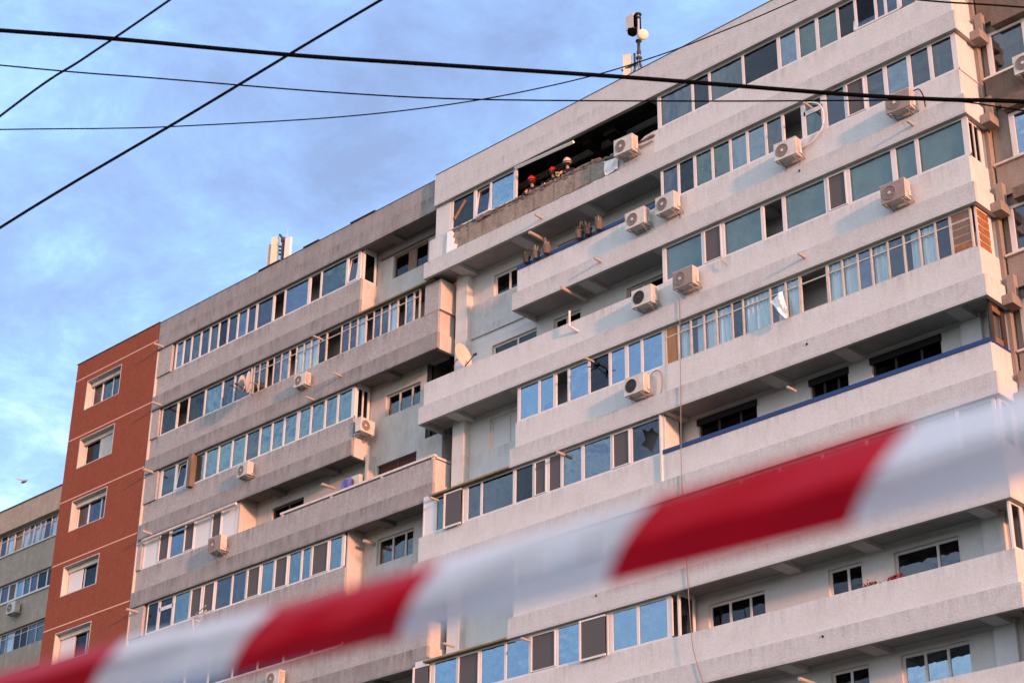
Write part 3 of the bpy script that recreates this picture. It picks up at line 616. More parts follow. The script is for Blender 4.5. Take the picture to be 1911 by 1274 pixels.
glazing(7,'b7',((590,325),(1430,35)),[(-56.4,),(-55,),(-53.6,),(-52.2,),(-50.8,),(-49.4,),(-48,),(-46.5,),(-45,)],'gggggggg',grey,Y=.37)
glazing(6,'b7',((590,325),(1430,35)),[(-56.4,),(-55,),(-53.6,),(-52.2,),(-50.8,),(-49.4,),(-48,),(-46.5,),(-45,)],'gggggggg',grey,Y=.37)
# window returns on the right ends
def greyside(k,kind):
    X=-45.02; z0=F(k)+1.52; z1=F(k-1)+(.12 if k==1 else .14)
    if kind=='wall': B('side_panel','greywall',grey,(X-.03,X+.04,.40,YW-.002,z0,z1)); return
    fr=B('side_window','frame',grey,(X-.03,X+.03,.404,.50,z0,z1),(X-.03,X+.03,.95,1.05,z0,z1),(X-.03,X+.03,.50,.95,z0,z0+.06),(X-.03,X+.03,.50,.95,z1-.2,z1),*([(X-.03,X+.03,.70,.76,z0+.06,z1-.2)] if kind==2 else []))
    B('pane','gd',fr,(X-.006,X,.50,.95,z0+.06,z1-.2))
greyside(1,1); greyside(3,2); greyside(5,'wall')
# level 4 lit partition
B('partition','greywall',grey,(-51.25,-51.12,.34,YW-.002,F(4)+.34,F(3)+.149)); B('partition','greywall',grey,(-44.72,-44.6,.75,YW-.002,F(4)+.34,F(3)+.149))
for a in (('r5',90,990),('r6',135,215),('r6',85,600),('r6',80,955),('b7',525,213)): pipe(grey,*a,0,-.22,.3,.05)
for a in (('r5',1035,945),('r6',1018,185),('r5',1155,1165),('b3',300,545)): pipe(grey,*a,0,-.15,.3,.04)
pipe(grey,'r6',1110,685,0,.3,.9,.05); pipe(grey,'r6',1350,1010,0,.6,1.1,.06)

# ================================================================== TERRACOTTA BAY
orange=thing('apartment_block',(-60.4,8,0),'terracotta painted windowed bay at the left end of the grey block, with pale scored lines','building','adjoining apartment blocks')
WZ=[(33.48,34.78),(30.80,32.08),(28.01,29.30),(25.23,26.45),(22.40,23.65),(19.6,20.9),(16.9,18.1),(14.1,15.3)]
ops=[(-62.40,-59.95,a,b) for a,b in WZ]
wall('wall','orange',orange,-63.36,-57.42,0,35.88,YG,ops,depth=.42,revmat='greywall')
mb=MB(); mb.box(-63.36,-63.30,YG+.01,12,0,35.88); mb.box(-63.3,-57.42,YG+.1,12,35.5,35.86); mb.build('side_wall','orange',orange)
B('edge_strip','greywall',orange,(-57.419,-57.37,YG+.012,YG+.9,0,34.55))
B('coping','bitumen',orange,(-63.4,-57.42,YG-.03,YG+.12,35.882,35.91))
for z in (35.07,32.27,29.47,26.69,23.94,21.2,18.4): B('scored_line','score',orange,(-63.34,-57.44,YG-.006,YG-.001,z-.025,z+.025))
kinds=['glass','half','glass3','shut','shut2','glass','glass','glass']
for (a,b),kd in zip(WZ,kinds):
    mb=MB(); x0,x1,t=-62.40,-59.95,.035; y=YG-.008
    mb.box(x0-t,x0,y,YG-.001,a-t,b+t); mb.box(x1,x1+t,y,YG-.001,a-t,b+t); mb.box(x0,x1,y,YG-.001,b,b+t); mb.box(x0,x1,y,YG-.001,a-t,a)
    trim=mb.build('window_trim','greywall',orange)
    cols={'glass':[.3,.62],'glass3':[.33,.7],'half':[.45],'shut':[.45,.8],'shut2':[.4,.75]}[kd]
    w_=backwin(orange,x0+.02,x1-.02,a+.01,b-.01,cols,Y=YG,mt='g' if 'g' in kd else 'gd',depth=.34)
    if kd in('half','shut','shut2'): B('roller_shutter','shutter' if kd!='half' else 'oldframe',w_,(x0+.05+(x1-x0)*(.45 if kd=='half' else 0),x0+(x1-x0)*(.95 if kd=='half' else .42),YG+.26,YG+.28,a+.05,b-.2))
    B('shutter_box','oldframe' if kd=='half' else 'rail',w_,(x0+.02,x1-.02,YG+.20,YG+.30,b-.20,b-.012))
    if kd=='half': B('curtain','room',w_,(x0+.3,x0+1.1,YG+.45,YG+.46,a+.05,b-.2))
    if kd in('glass3','glass'): B('curtain','curtain',w_,(x0+.25,x0+.95,YG+.42,YG+.43,a+.05,b-.2))

# ================================================================== FAR LEFT BLOCK (set back)
YF=7.7
far=thing('apartment_block',(-78,16,0),'tan weathered apartment block set back at the far left behind the terracotta bay','building','adjoining apartment blocks')
def zf(t,x,y): return pt(t,x,y,Y=YF).z
rz=zf('b1',105,652); rows=[(zf('b1',100,808),zf('b1',100,728)),(zf('b1',100,972),zf('b1',100,903)),(zf('b1',75,1150),zf('b1',75,1078)),(zf('b7',20,515),zf('b7',60,470))]
B('wall','tan',far,(-100,-66,YF+.3,YF+12,0,rz-.05))
mb=MB(); mb.box(-100,-66,YF-.15,YF+.31,rows[0][1],rz)
zs=[rows[0][0],rows[1][1],rows[1][0],rows[2][1],rows[2][0],rows[2][0]-1.3]
mb.box(-100,-66,YF,YF+.29,zs[1],zs[0]); mb.box(-100,-66,YF,YF+.29,zs[3],zs[2]); mb.box(-100,-66,YF,YF+.29,zs[5],zs[4])
for i in range(1,9): mb.box(-100,-66,YF,YF+.29,zs[5]-2.7*i,zs[4]-2.7*i)
mb.build('parapet','tan',far); B('coping','bitumen',far,(-100,-66,YF-.2,YF+.2,rz+.002,rz+.04))
B('sill','rail',far,(-100,-66,YF-.06,YF+.1,zs[0]+.0,zs[0]+.07)); B('sill','frame',far,(-100,-66,YF-.06,YF+.1,zs[2]+.0,zs[2]+.09))
def farrow(i,xs,types,st,tile,y,**k):
    z0,z1=rows[i]; X=[pt(tile,x,y,Y=YF+.15).x for x in xs]
    glazing(0,tile,((0,0),(1,1)),[(x,) for x in X],types,far,Y=YF+.18,style=st,zoff=z0-F(0)+.02,zt=z1-.01,**k)
T['f']=(0,870,3.153)
farrow(0,[-60,5,40,80,128,160,190,222,250,285,318,335],'cgcdchccgcc','old','f',470)
farrow(1,[-40,3,48,92,130,168,210,262,300],'ccsGgckg','pvc','f',760)
farrow(2,[-60,0,30,75,112,152,200,248],'cgckkgg','old','f',1060)

# ================================================================== RIGHT BROWN BLOCK
brown=thing('apartment_block',(-10,8,0),'brown weathered apartment block at the right edge behind drainage brackets','building','adjoining apartment blocks')
YB=1.2
B('wall','brown',brown,(XR+.02,-2,YB+.12,13,0,36))
mb=MB()
for k in range(-0,10):
    zsill=30.67-2.77*(k-2); 
    if k<0: continue
    mb.box(XR+.05,-2,YB,YB+.12,zsill-.95,zsill,0)
    mb.box(XR+.55,-2,YB-.22,YB+.12,zsill-1.28,zsill-.952,1)
mb.build('parapet',['brown','browndark'],brown)
for k in range(1,9):
    zs_=30.67-2.77*(k-2)
    if k in (1,2): B('dark_parapet','browndark',brown,(XR+.05,-2,YB-.012,YB-.002,zs_-.95,zs_-.04))  # darker brown facing over these two parapets
    B('sill','rail',brown,(XR+.05,-2,YB-.07,YB+.1,zs_+.001,zs_+.06))
    za,zb=zs_+.06,zs_+1.46
    x=[-19.82,-18.72,-18.5,-17.4,-16.2,-15.] if k==2 else ([-19.45,-18.2,-17,-15.8] if k==3 else [-19.82,-18.6,-17.4,-16.2,-15.])
    mb=MB(); w_=.075
    for a in x: mb.box(a-w_,a+w_,YB+.02,YB+.119,za,zb)
    mb.box(x[0]-w_,x[-1]+w_,YB+.025,YB+.118,za,za+.08); mb.box(x[0]-w_,x[-1]+w_,YB+.025,YB+.118,zb-.08,zb)
    fr=mb.build('window','frame' if k<5 else 'oldframe',brown)
    for a,b in zip(x,x[1:]):
        if b-a<.3: continue
        B('pane','G' if k==3 else 'g',fr,(a+w_,b-w_,YB+.06,YB+.07,za+.08,zb-.08)); B('curtain','curtain' if k in (2,4) else 'room',fr,(a+w_,b-w_,YB+.10,YB+.105,za+(.8 if k==2 else .08),zb-.08))
for k in range(1,8):
    z=31.8-2.75*(k-1)+.0
    mb=MB(); mb.box(-20.09,-19.80,.72,YB-.02,z,z+.28); mb.box(-20.05,-19.84,.98,YB-.02,z+.281,z+.95); mb.build('bracket','brown',brown)

# ================================================================== AIR CONDITIONERS
def make_ac(front='ac',side='ac',fanm='grille',w_=.74,h=.56):
    d=.30; root=thing('air_conditioner',(0,0,0),'','air conditioner','air conditioners hung on the facades')
    mb=MB(); x0,x1=-w_/2,w_/2; y0,y1=-.42,-.42+d
    mb.box(x0,x1,y0+.012,y1,0,h,0); mb.box(x0-.004,x1+.004,y0+.0,y0+.012,.0,h,1)
    mb.box(x0-.008,x1+.008,y0-.004,y1+.006,h,h+.015,0)
    mb.box(x0+.04,x0+.1,y0+.04,y0+.1,-.02,0,0); mb.box(x1-.1,x1-.04,y0+.04,y0+.1,-.02,0,0)
    mb.build('casing',['ac',front],root)
    cx,cz,r=x0+.27,h*.5,.215
    f=MB(); f.lathe((cx,y0-.004,cz),(0,1,0),[(0,r),(-.012,r-.005),(-.012,r-.03),(0.002,r-.032)],28,0)
    f.lathe((cx,y0-.003,cz),(0,1,0),[(0,r-.03),(0,.001)],28,1)
    for i in range(1,5): f.lathe((cx,y0-.006,cz),(0,1,0),[(0,i*.042),(-.004,i*.042+.004),(0,i*.042+.008)],24,0)
    for i in range(8):
        t=i*math.pi/4; f.tube([(cx,y0-.008,cz),(cx+r*.97*math.cos(t),y0-.008,cz+r*.97*math.sin(t))],.004,4,0)
    f.lathe((cx,y0-.012,cz),(0,1,0),[(0.008,.05),(-.006,.045),(-.008,.001)],16,2)
    f.build('fan_grille',[fanm,'fan' if fanm=='fan' else 'grille','ac' if fanm!='fan' else 'fan'],root)
    s=MB()
    for i in range(9): zz=.05+i*(h-.1)/8; s.box(x1+.004,x1+.012,y0+.05,y1-.05,zz-.012,zz+.012,0)
    if side=='coil': s.box(x1+.001,x1+.010,y0+.04,y1-.04,.04,h-.04,1)
    s.build('side_louvre',['ac' if side!='coil' else 'ac','coil'],root)
    b=MB()
    for xx in (x0+.12,x1-.12): b.box(xx-.02,xx+.02,y0+.02,.10,-.055,-.02); b.box(xx-.015,xx+.015,.0,.03,-.24,-.055); b.tube([(xx,y0+.1,-.05),(xx,.01,-.22)],.010,5)
    b.box(x0+.12,x1-.12,-.02,.01,-.052,-.024)
    b.build('bracket','steel',root)
    p=MB(); p.tube([(x1+.0,y1-.08,.14),(x1+.05,y1-.04,.08),(x1+.05,y1+.06,.0),(x1+.02,.02,-.05)],.018,6); p.build('hose','pipe',root)
    v=MB(); v.box(x1+.012,x1+.035,y1-.14,y1-.03,.08,.26); v.build('valve_cover','ac',root)
    return root
AC={}
def put_ac(kind,X,z,label,Y=.12,rot=0,s=1.0):
    src=AC.get(kind)
    if src is None:
        src=AC[kind]=make_ac(*kind); o=src
    else: o=copy_tree(src)
    o.location=(X,Y,z); o.rotation_euler=(random.uniform(-.02,.02),random.uniform(-.025,.025),rot+random.uniform(-.05,.05)); o.scale=(s,s,s); o['label']=label; return o
A=('ac','ac','grille'); C_=('ac','coil','grille'); Dk=('ac','ac','fan'); Br=('acbrown','ac','grille')
put_ac(A,-31.88,32.80,'white air conditioner on the broken parapet right of the firefighters')
put_ac(A,-25.78,29.98,'white air conditioner with a hose looping up to the window, second balcony row')
put_ac(Br,-21.98,29.88,'brownish air conditioner crossed by the thick cable, top right of the white block')
put_ac(A,-30.24,30.02,'white air conditioner at the right end of the loggia with flowerpots')
put_ac(A,-31.45,29.96,'white air conditioner beside the last blue rail, lower left of its neighbour')
put_ac(Br,-22.38,27.16,'brown fronted air conditioner below the teal blinds near the right corner')
put_ac(Br,-29.66,27.22,'brown fronted air conditioner left end of the teal blinds run')
put_ac(Dk,-31.25,27.16,'air conditioner with black fan below the open loggia door',s=1.02)
put_ac(Dk,-31.62,24.36,'air conditioner with black round fan under the blue glazing')
put_ac(C_,-47.70,29.82,'small air conditioner with orange coil side on the old framed grey balcony',Y=.32,s=.85)
put_ac(A,-50.65,27.13,'air conditioner hung under the long glazed balcony of the grey block',Y=.32,s=.88)
put_ac(Br,-51.93,24.52,'beige air conditioner hung below the white shuttered balcony',Y=.32,s=.98)
put_ac(A,-45.2,25.28,'air conditioner standing in the open grey loggia beside blue laundry',Y=1.0,s=.9)
p_=pt('p',506,1262,Y=-.1); put_ac(C_,p_.x,p_.z-.3,'air conditioner half hidden under the barrier tape at the bottom',Y=.32,s=.9)
put_ac(A,-44.86+.0,27.20,'air conditioner on the sunlit end face of the grey balcony',Y=.55,rot=R(90),s=.9)
p_=pt('p',22,1133,Y=YF-.35); put_ac(A,p_.x,p_.z-.3,'air conditioner on the far left tan block',Y=YF,s=1.0)
p_=pt('p',1911,120,Y=.9); put_ac(A,p_.x+.12,p_.z-.3,'air conditioner cut by the right photo edge on the brown block',Y=YB,s=1.0)
# loose hoses of the units
def hose(pts,label,r=.02,mt='pipe',parent=None,nm='hose'):
    mb=MB(); P=[Vector(p) for p in pts]; out=[]
    for i in range(len(P)-1):
        a,b=P[i],P[i+1]; p0=P[max(i-1,0)]; p3=P[min(i+2,len(P)-1)]
        for j in range(6):
            t=j/6; out.append(.5*((2*a)+(b-p0)*t+(2*p0-5*a+4*b-p3)*t*t+(3*a-p0-3*b+p3)*t**3))
    out.append(P[-1]); mb.tube(out,r,6); o=mb.build(nm,mt,parent,smooth=True)
    if not parent: tag(o,label,'hose')
    return o
hose([pt('r2',x,y,Y=.05) for x,y in ((742,770),(800,745),(850,690),(875,640),(872,570),(845,535),(790,530))],'white insulated hose looping over the small transom window',.024,'frame')
hose([pt('b2',x,y,Y=.04) for x,y in ((1590,270),(1610,210),(1650,180),(1680,210),(1682,300),(1660,345),(1600,345))],'thin brown cable loop right of the black fan unit',.016,'greycable')
hose([pt('r2',x,y,Y=.05) for x,y in ((1340,470),(1370,462),(1392,500),(1402,550))],'dark hose curling from the unit at the thick cable',.016,'cable')
hose([pt('r1',x,y,Y=.06) for x,y in ((1520,760),(1545,795),(1580,790),(1645,755))],'pale pipe running up right from the broken parapet unit',.025,'pipe')
hose([pt('r4',x,y,Y=.02) for x,y in ((205,500),(185,560),(165,640))],'thin cord hanging under the left brown unit',.012,'greycable')
hose([pt('r4',x,y,Y=.02) for x,y in ((350,325),(352,350),(378,368))],'short bent pipe end below the teal blinds',.02,'pipe')

# ================================================================== SATELLITE DISHES
def dish(X,Y,z,r,aim,mt,label,mast=.3):
    t=thing('satellite_dish',(X,Y,z),label,'satellite dish'); aim=Vector(aim).normalized(); c=Vector((X,Y,z))
    mb=MB(); mb.lathe(c,aim,[(.17*r*(i/6)**2*1.0-.17*r,r*i/6+.001) for i in range(7)]+[(.0,r*1.02),(-.02,r*1.02)],28); mb.build('reflector',mt,t,smooth=True)
    mb=MB(); s=aim.cross(Vector((0,0,1))).normalized(); u_=s.cross(aim); f=c+aim*r*.95-u_*r*.35
    mb.tube([c-u_*r,f],.02,6); mb.tube([f-aim*.02,f+aim*.10],.045,8); mb.build('feed_arm','darksteel',t)
    mb=MB(); mb.tube([c-aim*.16*r,c-aim*.35-Vector((0,0,.05)),Vector((X-aim.x*.4,Y-aim.y*.4+.0,z-mast))],.022,6); mb.build('mast','steel',t)
    return t
p_=pt('b2',374,82,Y=.25); dish(p_.x,.25,p_.z-.0,.43,(1,.15,.14),'dish','large round cream satellite dish rising behind the white parapet')
p_=pt('p',463,712,Y=-.25); dish(p_.x,-.25,p_.z,.40,(-.72,-.66,.12),'dishgrey','grey satellite dish seen edge on beside the red curtained window')
p_=pt('p',448,722,Y=-.1); dish(p_.x,-.05,p_.z+.15,.34,(-.80,-.55,.22),'dishgrey','thin grey dish left of its larger neighbour on the grey block')
p_=pt('b2',1245,150,Y=-.1)
t=thing('tv_antenna',p_,'small black spiky antenna before the dark pane of the blue glazing','antenna')
mb=MB()
for a in range(6): mb.tube([p_,p_+Vector((math.cos(a*1.05)*.24,-.1,math.sin(a*1.05)*.2))],.016,4)
mb.tube([p_,p_+Vector((.1,.3,-.2))],.015,4); mb.face([p_+Vector((-.12,0,-.14)),p_+Vector((.2,0,-.05)),p_+Vector((.12,0,.06))]); mb.build('element','cable',t)
# clothes-line brackets
p_=pt('b7',800,255,Y=.0); mb=MB()
for a,b in (((0,0,0),(.9,-.1,.12)),((0,0,.0),(.1,0,-.45)),((.1,0,-.45),(.9,-.1,.12)),((0,.1,.2),(.85,-.1,.3)),((0,0,0),(0,.3,0))): mb.tube([p_+Vector(a),p_+Vector(b)],.02,5)
tag(mb.build('drying_rack','rail'),'folding drying rack hung outside the lowest grey balcony','drying rack')
p_=pt('r3',1060,930,Y=-.05); q_=pt('r3',1060,825,Y=-.05); r_=pt('r3',1125,970,Y=.12); mb=MB(); mb.tube([q_,p_,r_],.035,6); tag(mb.build('pipe_bracket','frame'),'white bent pipe standing on the white parapet under the loggia','pipe')

# ================================================================== ROOF ANTENNAS
def panel(parent,x,y,z0,z1,w_,d,mt,rot=0):
    mb=MB(); Mx=Matrix.Translation((x,y,0))@Matrix.Rotation(rot,4,'Z')
    mb.box(-w_/2,w_/2,-d/2,d/2,z0,z1,0,Mx); return mb.build('panel_antenna',mt,parent)
YA=1.0; a=pt('p',1193,132,Y=YA); top=pt('p',1193,24,Y=YA); rf=F(0)+1.15
mt_=thing('antenna_mast',(a.x,YA,rf),'steel roof mast with drum dish and dark box above the white block','antenna mast')
def ma(px,py,Y=YA): return pt('p',px,py,Y=Y)
mb=MB(); mb.tube([(a.x,YA,rf),(a.x,YA,top.z)],.05,8); mb.build('pole','steel',mt_)
mb=MB(); c=ma(1194,108); mb.ball((a.x,YA,c.z),.11,.11,.08); mb.ball((a.x,YA,ma(1193,98).z),.08,.08,.13); mb.ball((a.x,YA,ma(1192,77).z),.11,.11,.07); mb.ball((a.x,YA,ma(1192,27).z),.13,.13,.05); mb.ball((a.x,YA,ma(1191,34).z),.11,.11,.05); mb.tube([(a.x,YA,ma(1193,100).z),(a.x,YA,ma(1193,76).z)],.055,8); mb.build('clamp','darksteel',mt_)
mb=MB()
for dx,dy in ((-.45,-.3),(.5,-.3),(.1,.5)): mb.tube([(a.x+dx,YA+dy,rf+.02),(a.x,YA,ma(1194,110).z)],.035,5)
mb.box(a.x-.7,a.x,YA-.1,YA-.02,ma(1193,119).z,ma(1193,117).z); mb.build('stand','darksteel',mt_)
c=ma(1200,65,Y=YA-.25); mb=MB(); mb.lathe(c,(.75,-.55,-.25),[(-.12,.001),(-.12,.14),(-.04,.18),(.03,.18),(.05,.14),(.06,.001)],24); mb.build('drum_dish','antenna',mt_,smooth=True)
c0=ma(1180,32,Y=YA); c1=ma(1180,58,Y=YA); mb=MB(); mb.box(c0.x-.16,c0.x+.16,YA-.16,YA+.16,c1.z,c0.z); mb.build('radio_box','greywall',mt_)
mb=MB(); mb.lathe((c0.x,YA,c1.z),(0,0,-1),[(0,.23),(.10,.18),(.24,.02)],4); mb.box(c0.x+.165,a.x,YA-.05,YA+.05,c1.z+.1,c1.z+.2); mb.box(c0.x+.161,c0.x+.26,YA-.14,YA+.14,c1.z+.02,c0.z-.1); mb.build('radio_mount','cable',mt_)
for i,(px,w_,mtn,lab) in enumerate(((1171,.26,'antenna','cream panel antenna standing left of the roof mast'),)):
    c=ma(px,104,Y=YA); t=thing('roof_antenna',(c.x,YA,rf),lab,'antenna'); panel(t,c.x,YA,rf,c.z,w_,.16,mtn,R(20)); B('post','steel',t,(c.x-.02,c.x+.02,YA+.1,YA+.14,rf,c.z-.1))
c=ma(1184,100); mb=MB(); mb.tube([(c.x,YA,rf),(c.x,YA,c.z)],.035,6); tag(mb.build('antenna_rod','darksteel'),'short dark rod between cream panel antenna and roof mast','antenna')
yb=.9
def mg(px,py): return pt('p',px,py,Y=yb)
c=mg(530,440); t=thing('antenna_mast',(c.x,yb,rf),'cluster of tall panel antennas round a dark pole on the grey roof','antenna mast')
mb=MB(); mb.tube([(c.x,yb,rf),(c.x,yb,mg(530,447).z)],.07,8); mb.tube([(c.x,yb,mg(530,447).z),mg(522,438)],.05,6); 
for py in (460,467,474): mb.tube([(c.x,yb,mg(530,py).z),(mg(521,py).x,yb,mg(521,py).z)],.05,5)
mb.ball((c.x,yb,mg(530,448).z),.12,.12,.14); mb.build('pole','darksteel',t)
for px,py,w_,mtn in ((515,444,.30,'antenna'),(505,457,.16,'greywall'),(539,444,.26,'antenna2')):
    q=mg(px,py); panel(t,q.x,yb,rf,q.z,w_,.12,mtn,R(25 if px<530 else 10))
mb=MB(); q=mg(537,425); mb.tube([(q.x,yb,rf),(q.x,yb,q.z)],.014,5); mb.build('whip','steel',t)

# ================================================================== FLOWER POTS on the blue rail
zr=F(2)+1.56
for i,(x,y,s,kind,lab) in enumerate(((760,525,1.0,'d','leftmost dark potted plant on the blue rail'),(825,500,1.0,'t','small clay pot with spiky dry plant, second from the left on the blue rail'),(900,465,1.15,'t','pot with wide pale cactus right beside the long drain pipe'),(1130,360,1.15,'c','clay pot with branching cactus before the wall window'),(1188,335,1.1,'d','dark pot with tall narrow cactus, middle of the right group'),(1265,300,1.05,'t','rightmost pot on the blue rail with pale forked cactus'))):
    s*=1.12; X=pt('r3',x,y,Y=.04).x; t=thing('potted_plant',(X,.04,zr),lab,'potted plant','pots on the blue rail')
    mb=MB(); mb.lathe((X,.04,zr),(0,0,1),[(0,.001),(0,.085*s),(.17*s,.12*s),(.20*s,.13*s),(.20*s,.10*s),(.17*s,.001)],14); mb.build('pot','pot' if kind!='d' else 'potdark',t)
    mb=MB(); n=5 if kind!='d' else 3
    for j in range(26):   # loose leaves
        c=Vector((X+random.gauss(0,.09),.04+random.gauss(0,.06),zr+.2*s+abs(random.gauss(0,.13)))); d=Vector((random.uniform(-1,1),random.uniform(-1,1),random.uniform(-1,1))).normalized(); e=d.orthogonal().normalized()*random.uniform(.025,.055); f_=d.cross(e)*.5; mb.face([c-e,c+f_,c+e,c-f_])
    for j in range(n):
        an=j*2*math.pi/n+i; ln=random.uniform(.12,.28)*s; b=Vector((X,.04,zr+.17*s)); m_=b+Vector((math.cos(an)*.07,math.sin(an)*.05,ln*.5)); e=m_+Vector((math.cos(an)*.05,0,ln*.6))
        mb.tube([b,m_,e],[.035*s,.045*s,.02],7)
    mb.build('plant','cactus' if kind in 'dc' else 'cactustan',t,smooth=True)
# ================================================================== CLOTHS
def cloth(name,poly,Y,mt,label,amp=.06):
    mb=MB(); n=10
    (a,b,c,d)=poly; P={}
    for i in range(n+1):
        for j in range(n+1):
            u,v=i/n,j/n; p=(Vector(a)*(1-u)+Vector(b)*u)*(1-v)+(Vector(d)*(1-u)+Vector(c)*u)*v; p.y+=amp*math.sin(5*u+3*v)*math.cos(4*v-2*u)+amp*.4*math.sin(13*u+6*v); P[i,j]=p
    for i in range(n):
        for j in range(n): mb.face([P[i,j],P[i+1,j],P[i+1,j+1],P[i,j+1]])
    o=mb.build(name,mt,smooth=False); sd=o.modifiers.new('thick','SOLIDIFY'); sd.thickness=.012
    return tag(o,label,'cloth')
cloth('cloth',[pt('r4',598,560,Y=-.05),pt('r4',660,508,Y=-.02),pt('r4',690,600,Y=-.05),pt('r4',680,648,Y=-.1)],0,'cloth','white cloth blowing out of the old framed white balcony',.07)
cloth('insulation_sheet',[pt('r1',1300,905,Y=.0),pt('r1',1400,876,Y=.04),pt('r1',1398,955,Y=.06),pt('r1',1310,1002,Y=.04)],0,'cloth','white sheet hanging on the parapet below the leftmost top unit',.03)
cloth('laundry',[pt('r6',1222,672,Y=.5),pt('r6',1280,645,Y=.5),pt('r6',1278,712,Y=.5),pt('r6',1225,735,Y=.5)],0,'bluecloth','blue laundry hanging in the open grey loggia',.04)
# ================================================================== FIREFIGHTERS
def person(X,helmet,lean,turn,arms,label,dz=0,Y=.62):
    zf_=F(1)+.36+dz; t=thing('person',(X,Y,zf_),label,'person','firefighters leaning out of the blown out flat')
    Rz=Matrix.Rotation(turn,3,'Z')
    def W(x,y,z): return Vector((X,Y,zf_))+Rz@Vector((x,y,z))
    def skin(name,verts,edges,radii,mt,sub=2):
        me=bpy.data.meshes.new(name); o0=Vector((X,Y,zf_)); me.from_pydata([tuple(v-o0) for v in verts],edges,[]); me.materials.append(M[mt]); o=bpy.data.objects.new(name,me); sc.collection.objects.link(o); o.parent=t
        s=o.modifiers.new('skin','SKIN'); 
        for i,r in enumerate(radii): me.skin_vertices[0].data[i].radius=(r,r) if not isinstance(r,tuple) else r
        me.skin_vertices[0].data[0].use_root=True
        s.use_smooth_shade=True; ss=o.modifiers.new('sub','SUBSURF'); ss.levels=sub; ss.render_levels=sub; return o
    l=lean   # forward lean of the chest, metres towards the street
    hip=(0,0,.92); ch=(0,-l*.7,1.28); nk=(0,-l,1.46); hd=(0,-l*1.15-.03,1.60)
    V=[W(*hip),W(0,-l*.3,1.10),W(*ch),W(0,-l*.95,1.42),W(*nk),W(*hd),W(0,hd[1]-.01,1.70)]
    E_=[(0,1),(1,2),(2,3),(3,4),(4,5),(5,6)]; Rr=[.14,(.15,.11),(.17,.12),(.10,.09),.055,(.072,.088),(.068,.08)]
    for s in (-1,1):
        b=len(V); hx,hy,hz=arms[0 if s<0 else 1]
        sh=(s*.18,-l*.9,1.40); wr=(hx,hy,hz); el=((sh[0]+wr[0])/2+s*.13,(sh[1]+wr[1])/2+.03,(sh[2]+wr[2])/2-.10)
        V+=[W(*sh),W(*el),W(*wr),W(hx,hy-.07,hz-.01)]; E_+=[(2,b),(b,b+1),(b+1,b+2),(b+2,b+3)]; Rr+=[.062,.045,.030,(.038,.018)]
        b=len(V); V+=[W(s*.10,0,.86),W(s*.12,-.03,.48),W(s*.12,.02,.09),W(s*.13,-.13,.04)]; E_+=[(0,b),(b,b+1),(b+1,b+2),(b+2,b+3)]; Rr+=[.088,.058,.042,(.045,.03)]
    skin('body',V,E_,Rr,'skin')
    # coat, trousers
    cV=[W(*hip),W(0,-l*.3,1.10),W(*ch),W(0,-l*.93,1.41)]; cE=[(0,1),(1,2),(2,3)]; cR=[(.19,.15),(.20,.15),(.215,.155),(.13,.11)]
    bands=MB()
    for s in (-1,1):
        b=len(cV); hx,hy,hz=arms[0 if s<0 else 1]; sh=(s*.19,-l*.9,1.40); wr=(hx,hy,hz); el=((sh[0]+wr[0])/2+s*.13,(sh[1]+wr[1])/2+.03,(sh[2]+wr[2])/2-.10)
        cV+=[W(*sh),W(*el),W(*wr)]; cE+=[(2,b),(b,b+1),(b+1,b+2)]; cR+=[.088,.072,.058]
        e,w2=W(*el),W(*wr); d=(w2-e); bands.tube([e+d*.72,e+d*.92],.068,12)
        b=len(cV); cV+=[W(s*.11,0,.86),W(s*.12,-.03,.48),W(s*.12,.02,.12)]; cE+=[(0,b),(b,b+1),(b+1,b+2)]; cR+=[.115,.085,.075]
    skin('coat',cV,cE,cR,'uniform'); bands.build('reflective_band','reflect',t,smooth=True)
    # gloves with five fingers curled over the sill
    for s in (-1,1):
        hx,hy,hz=arms[0 if s<0 else 1]; g_=MB(); c=W(hx,hy-.06,hz+.005)
        g_.ball(c,.048,.05,.024,10,6)
        for j,(fx,ln) in enumerate(((-.034,.055),(-.012,.068),(.011,.072),(.034,.062))):
            a_=c+Rz@Vector((fx,-.03,.004)); b_=a_+Rz@Vector((fx*.2,-ln*.6,0)); e_=b_+Rz@Vector((0,-.015,-.035)); g_.tube([a_,b_,e_],[.013,.012,.009],7)
        a_=c+Rz@Vector((-s*.04,.0,0)); g_.tube([a_,a_+Rz@Vector((-s*.03,-.03,-.01)),a_+Rz@Vector((-s*.03,-.055,-.025))],[.015,.013,.010],7)
        g_.build('glove','uniform' if helmet=='helmetred' else 'reflect',t,smooth=True)
    # face
    H=Vector((0,hd[1]-.005,1.655)); f=MB()
    for s in (-1,1): f.ball(W(s*.032,H.y-.083,H.z+.0),.012,.008,.009,8,6,1); f.ball(W(s*.078,H.y,H.z-.01),.012,.022,.03,8,6,0); f.box(-.018,.018,-.003,.003,-.003,.003,1,Matrix.Translation(W(s*.032,H.y-.088,H.z+.02)))
    f.tube([W(0,H.y-.085,H.z+.0),W(0,H.y-.108,H.z-.035),W(0,H.y-.085,H.z-.045)],[.008,.014,.012],7,0); f.tube([W(-.026,H.y-.08,H.z-.068),W(0,H.y-.089,H.z-.066),W(.026,H.y-.08,H.z-.068)],.006,6,2)
    f.build('face',['skin','eye','redcurtain'],t,smooth=True)
    h=MB(); c=W(0,H.y+.012,H.z+.045)
    h.lathe(c,(0,-.12,1),[(-.075,.118),(-.03,.145),(.0,.142),(.05,.132),(.10,.10),(.135,.055),(.15,.001)],24); 
    h.lathe(c,(0,-.12,1),[(-.02,.14),(-.035,.18),(-.042,.182),(-.03,.14)],24)
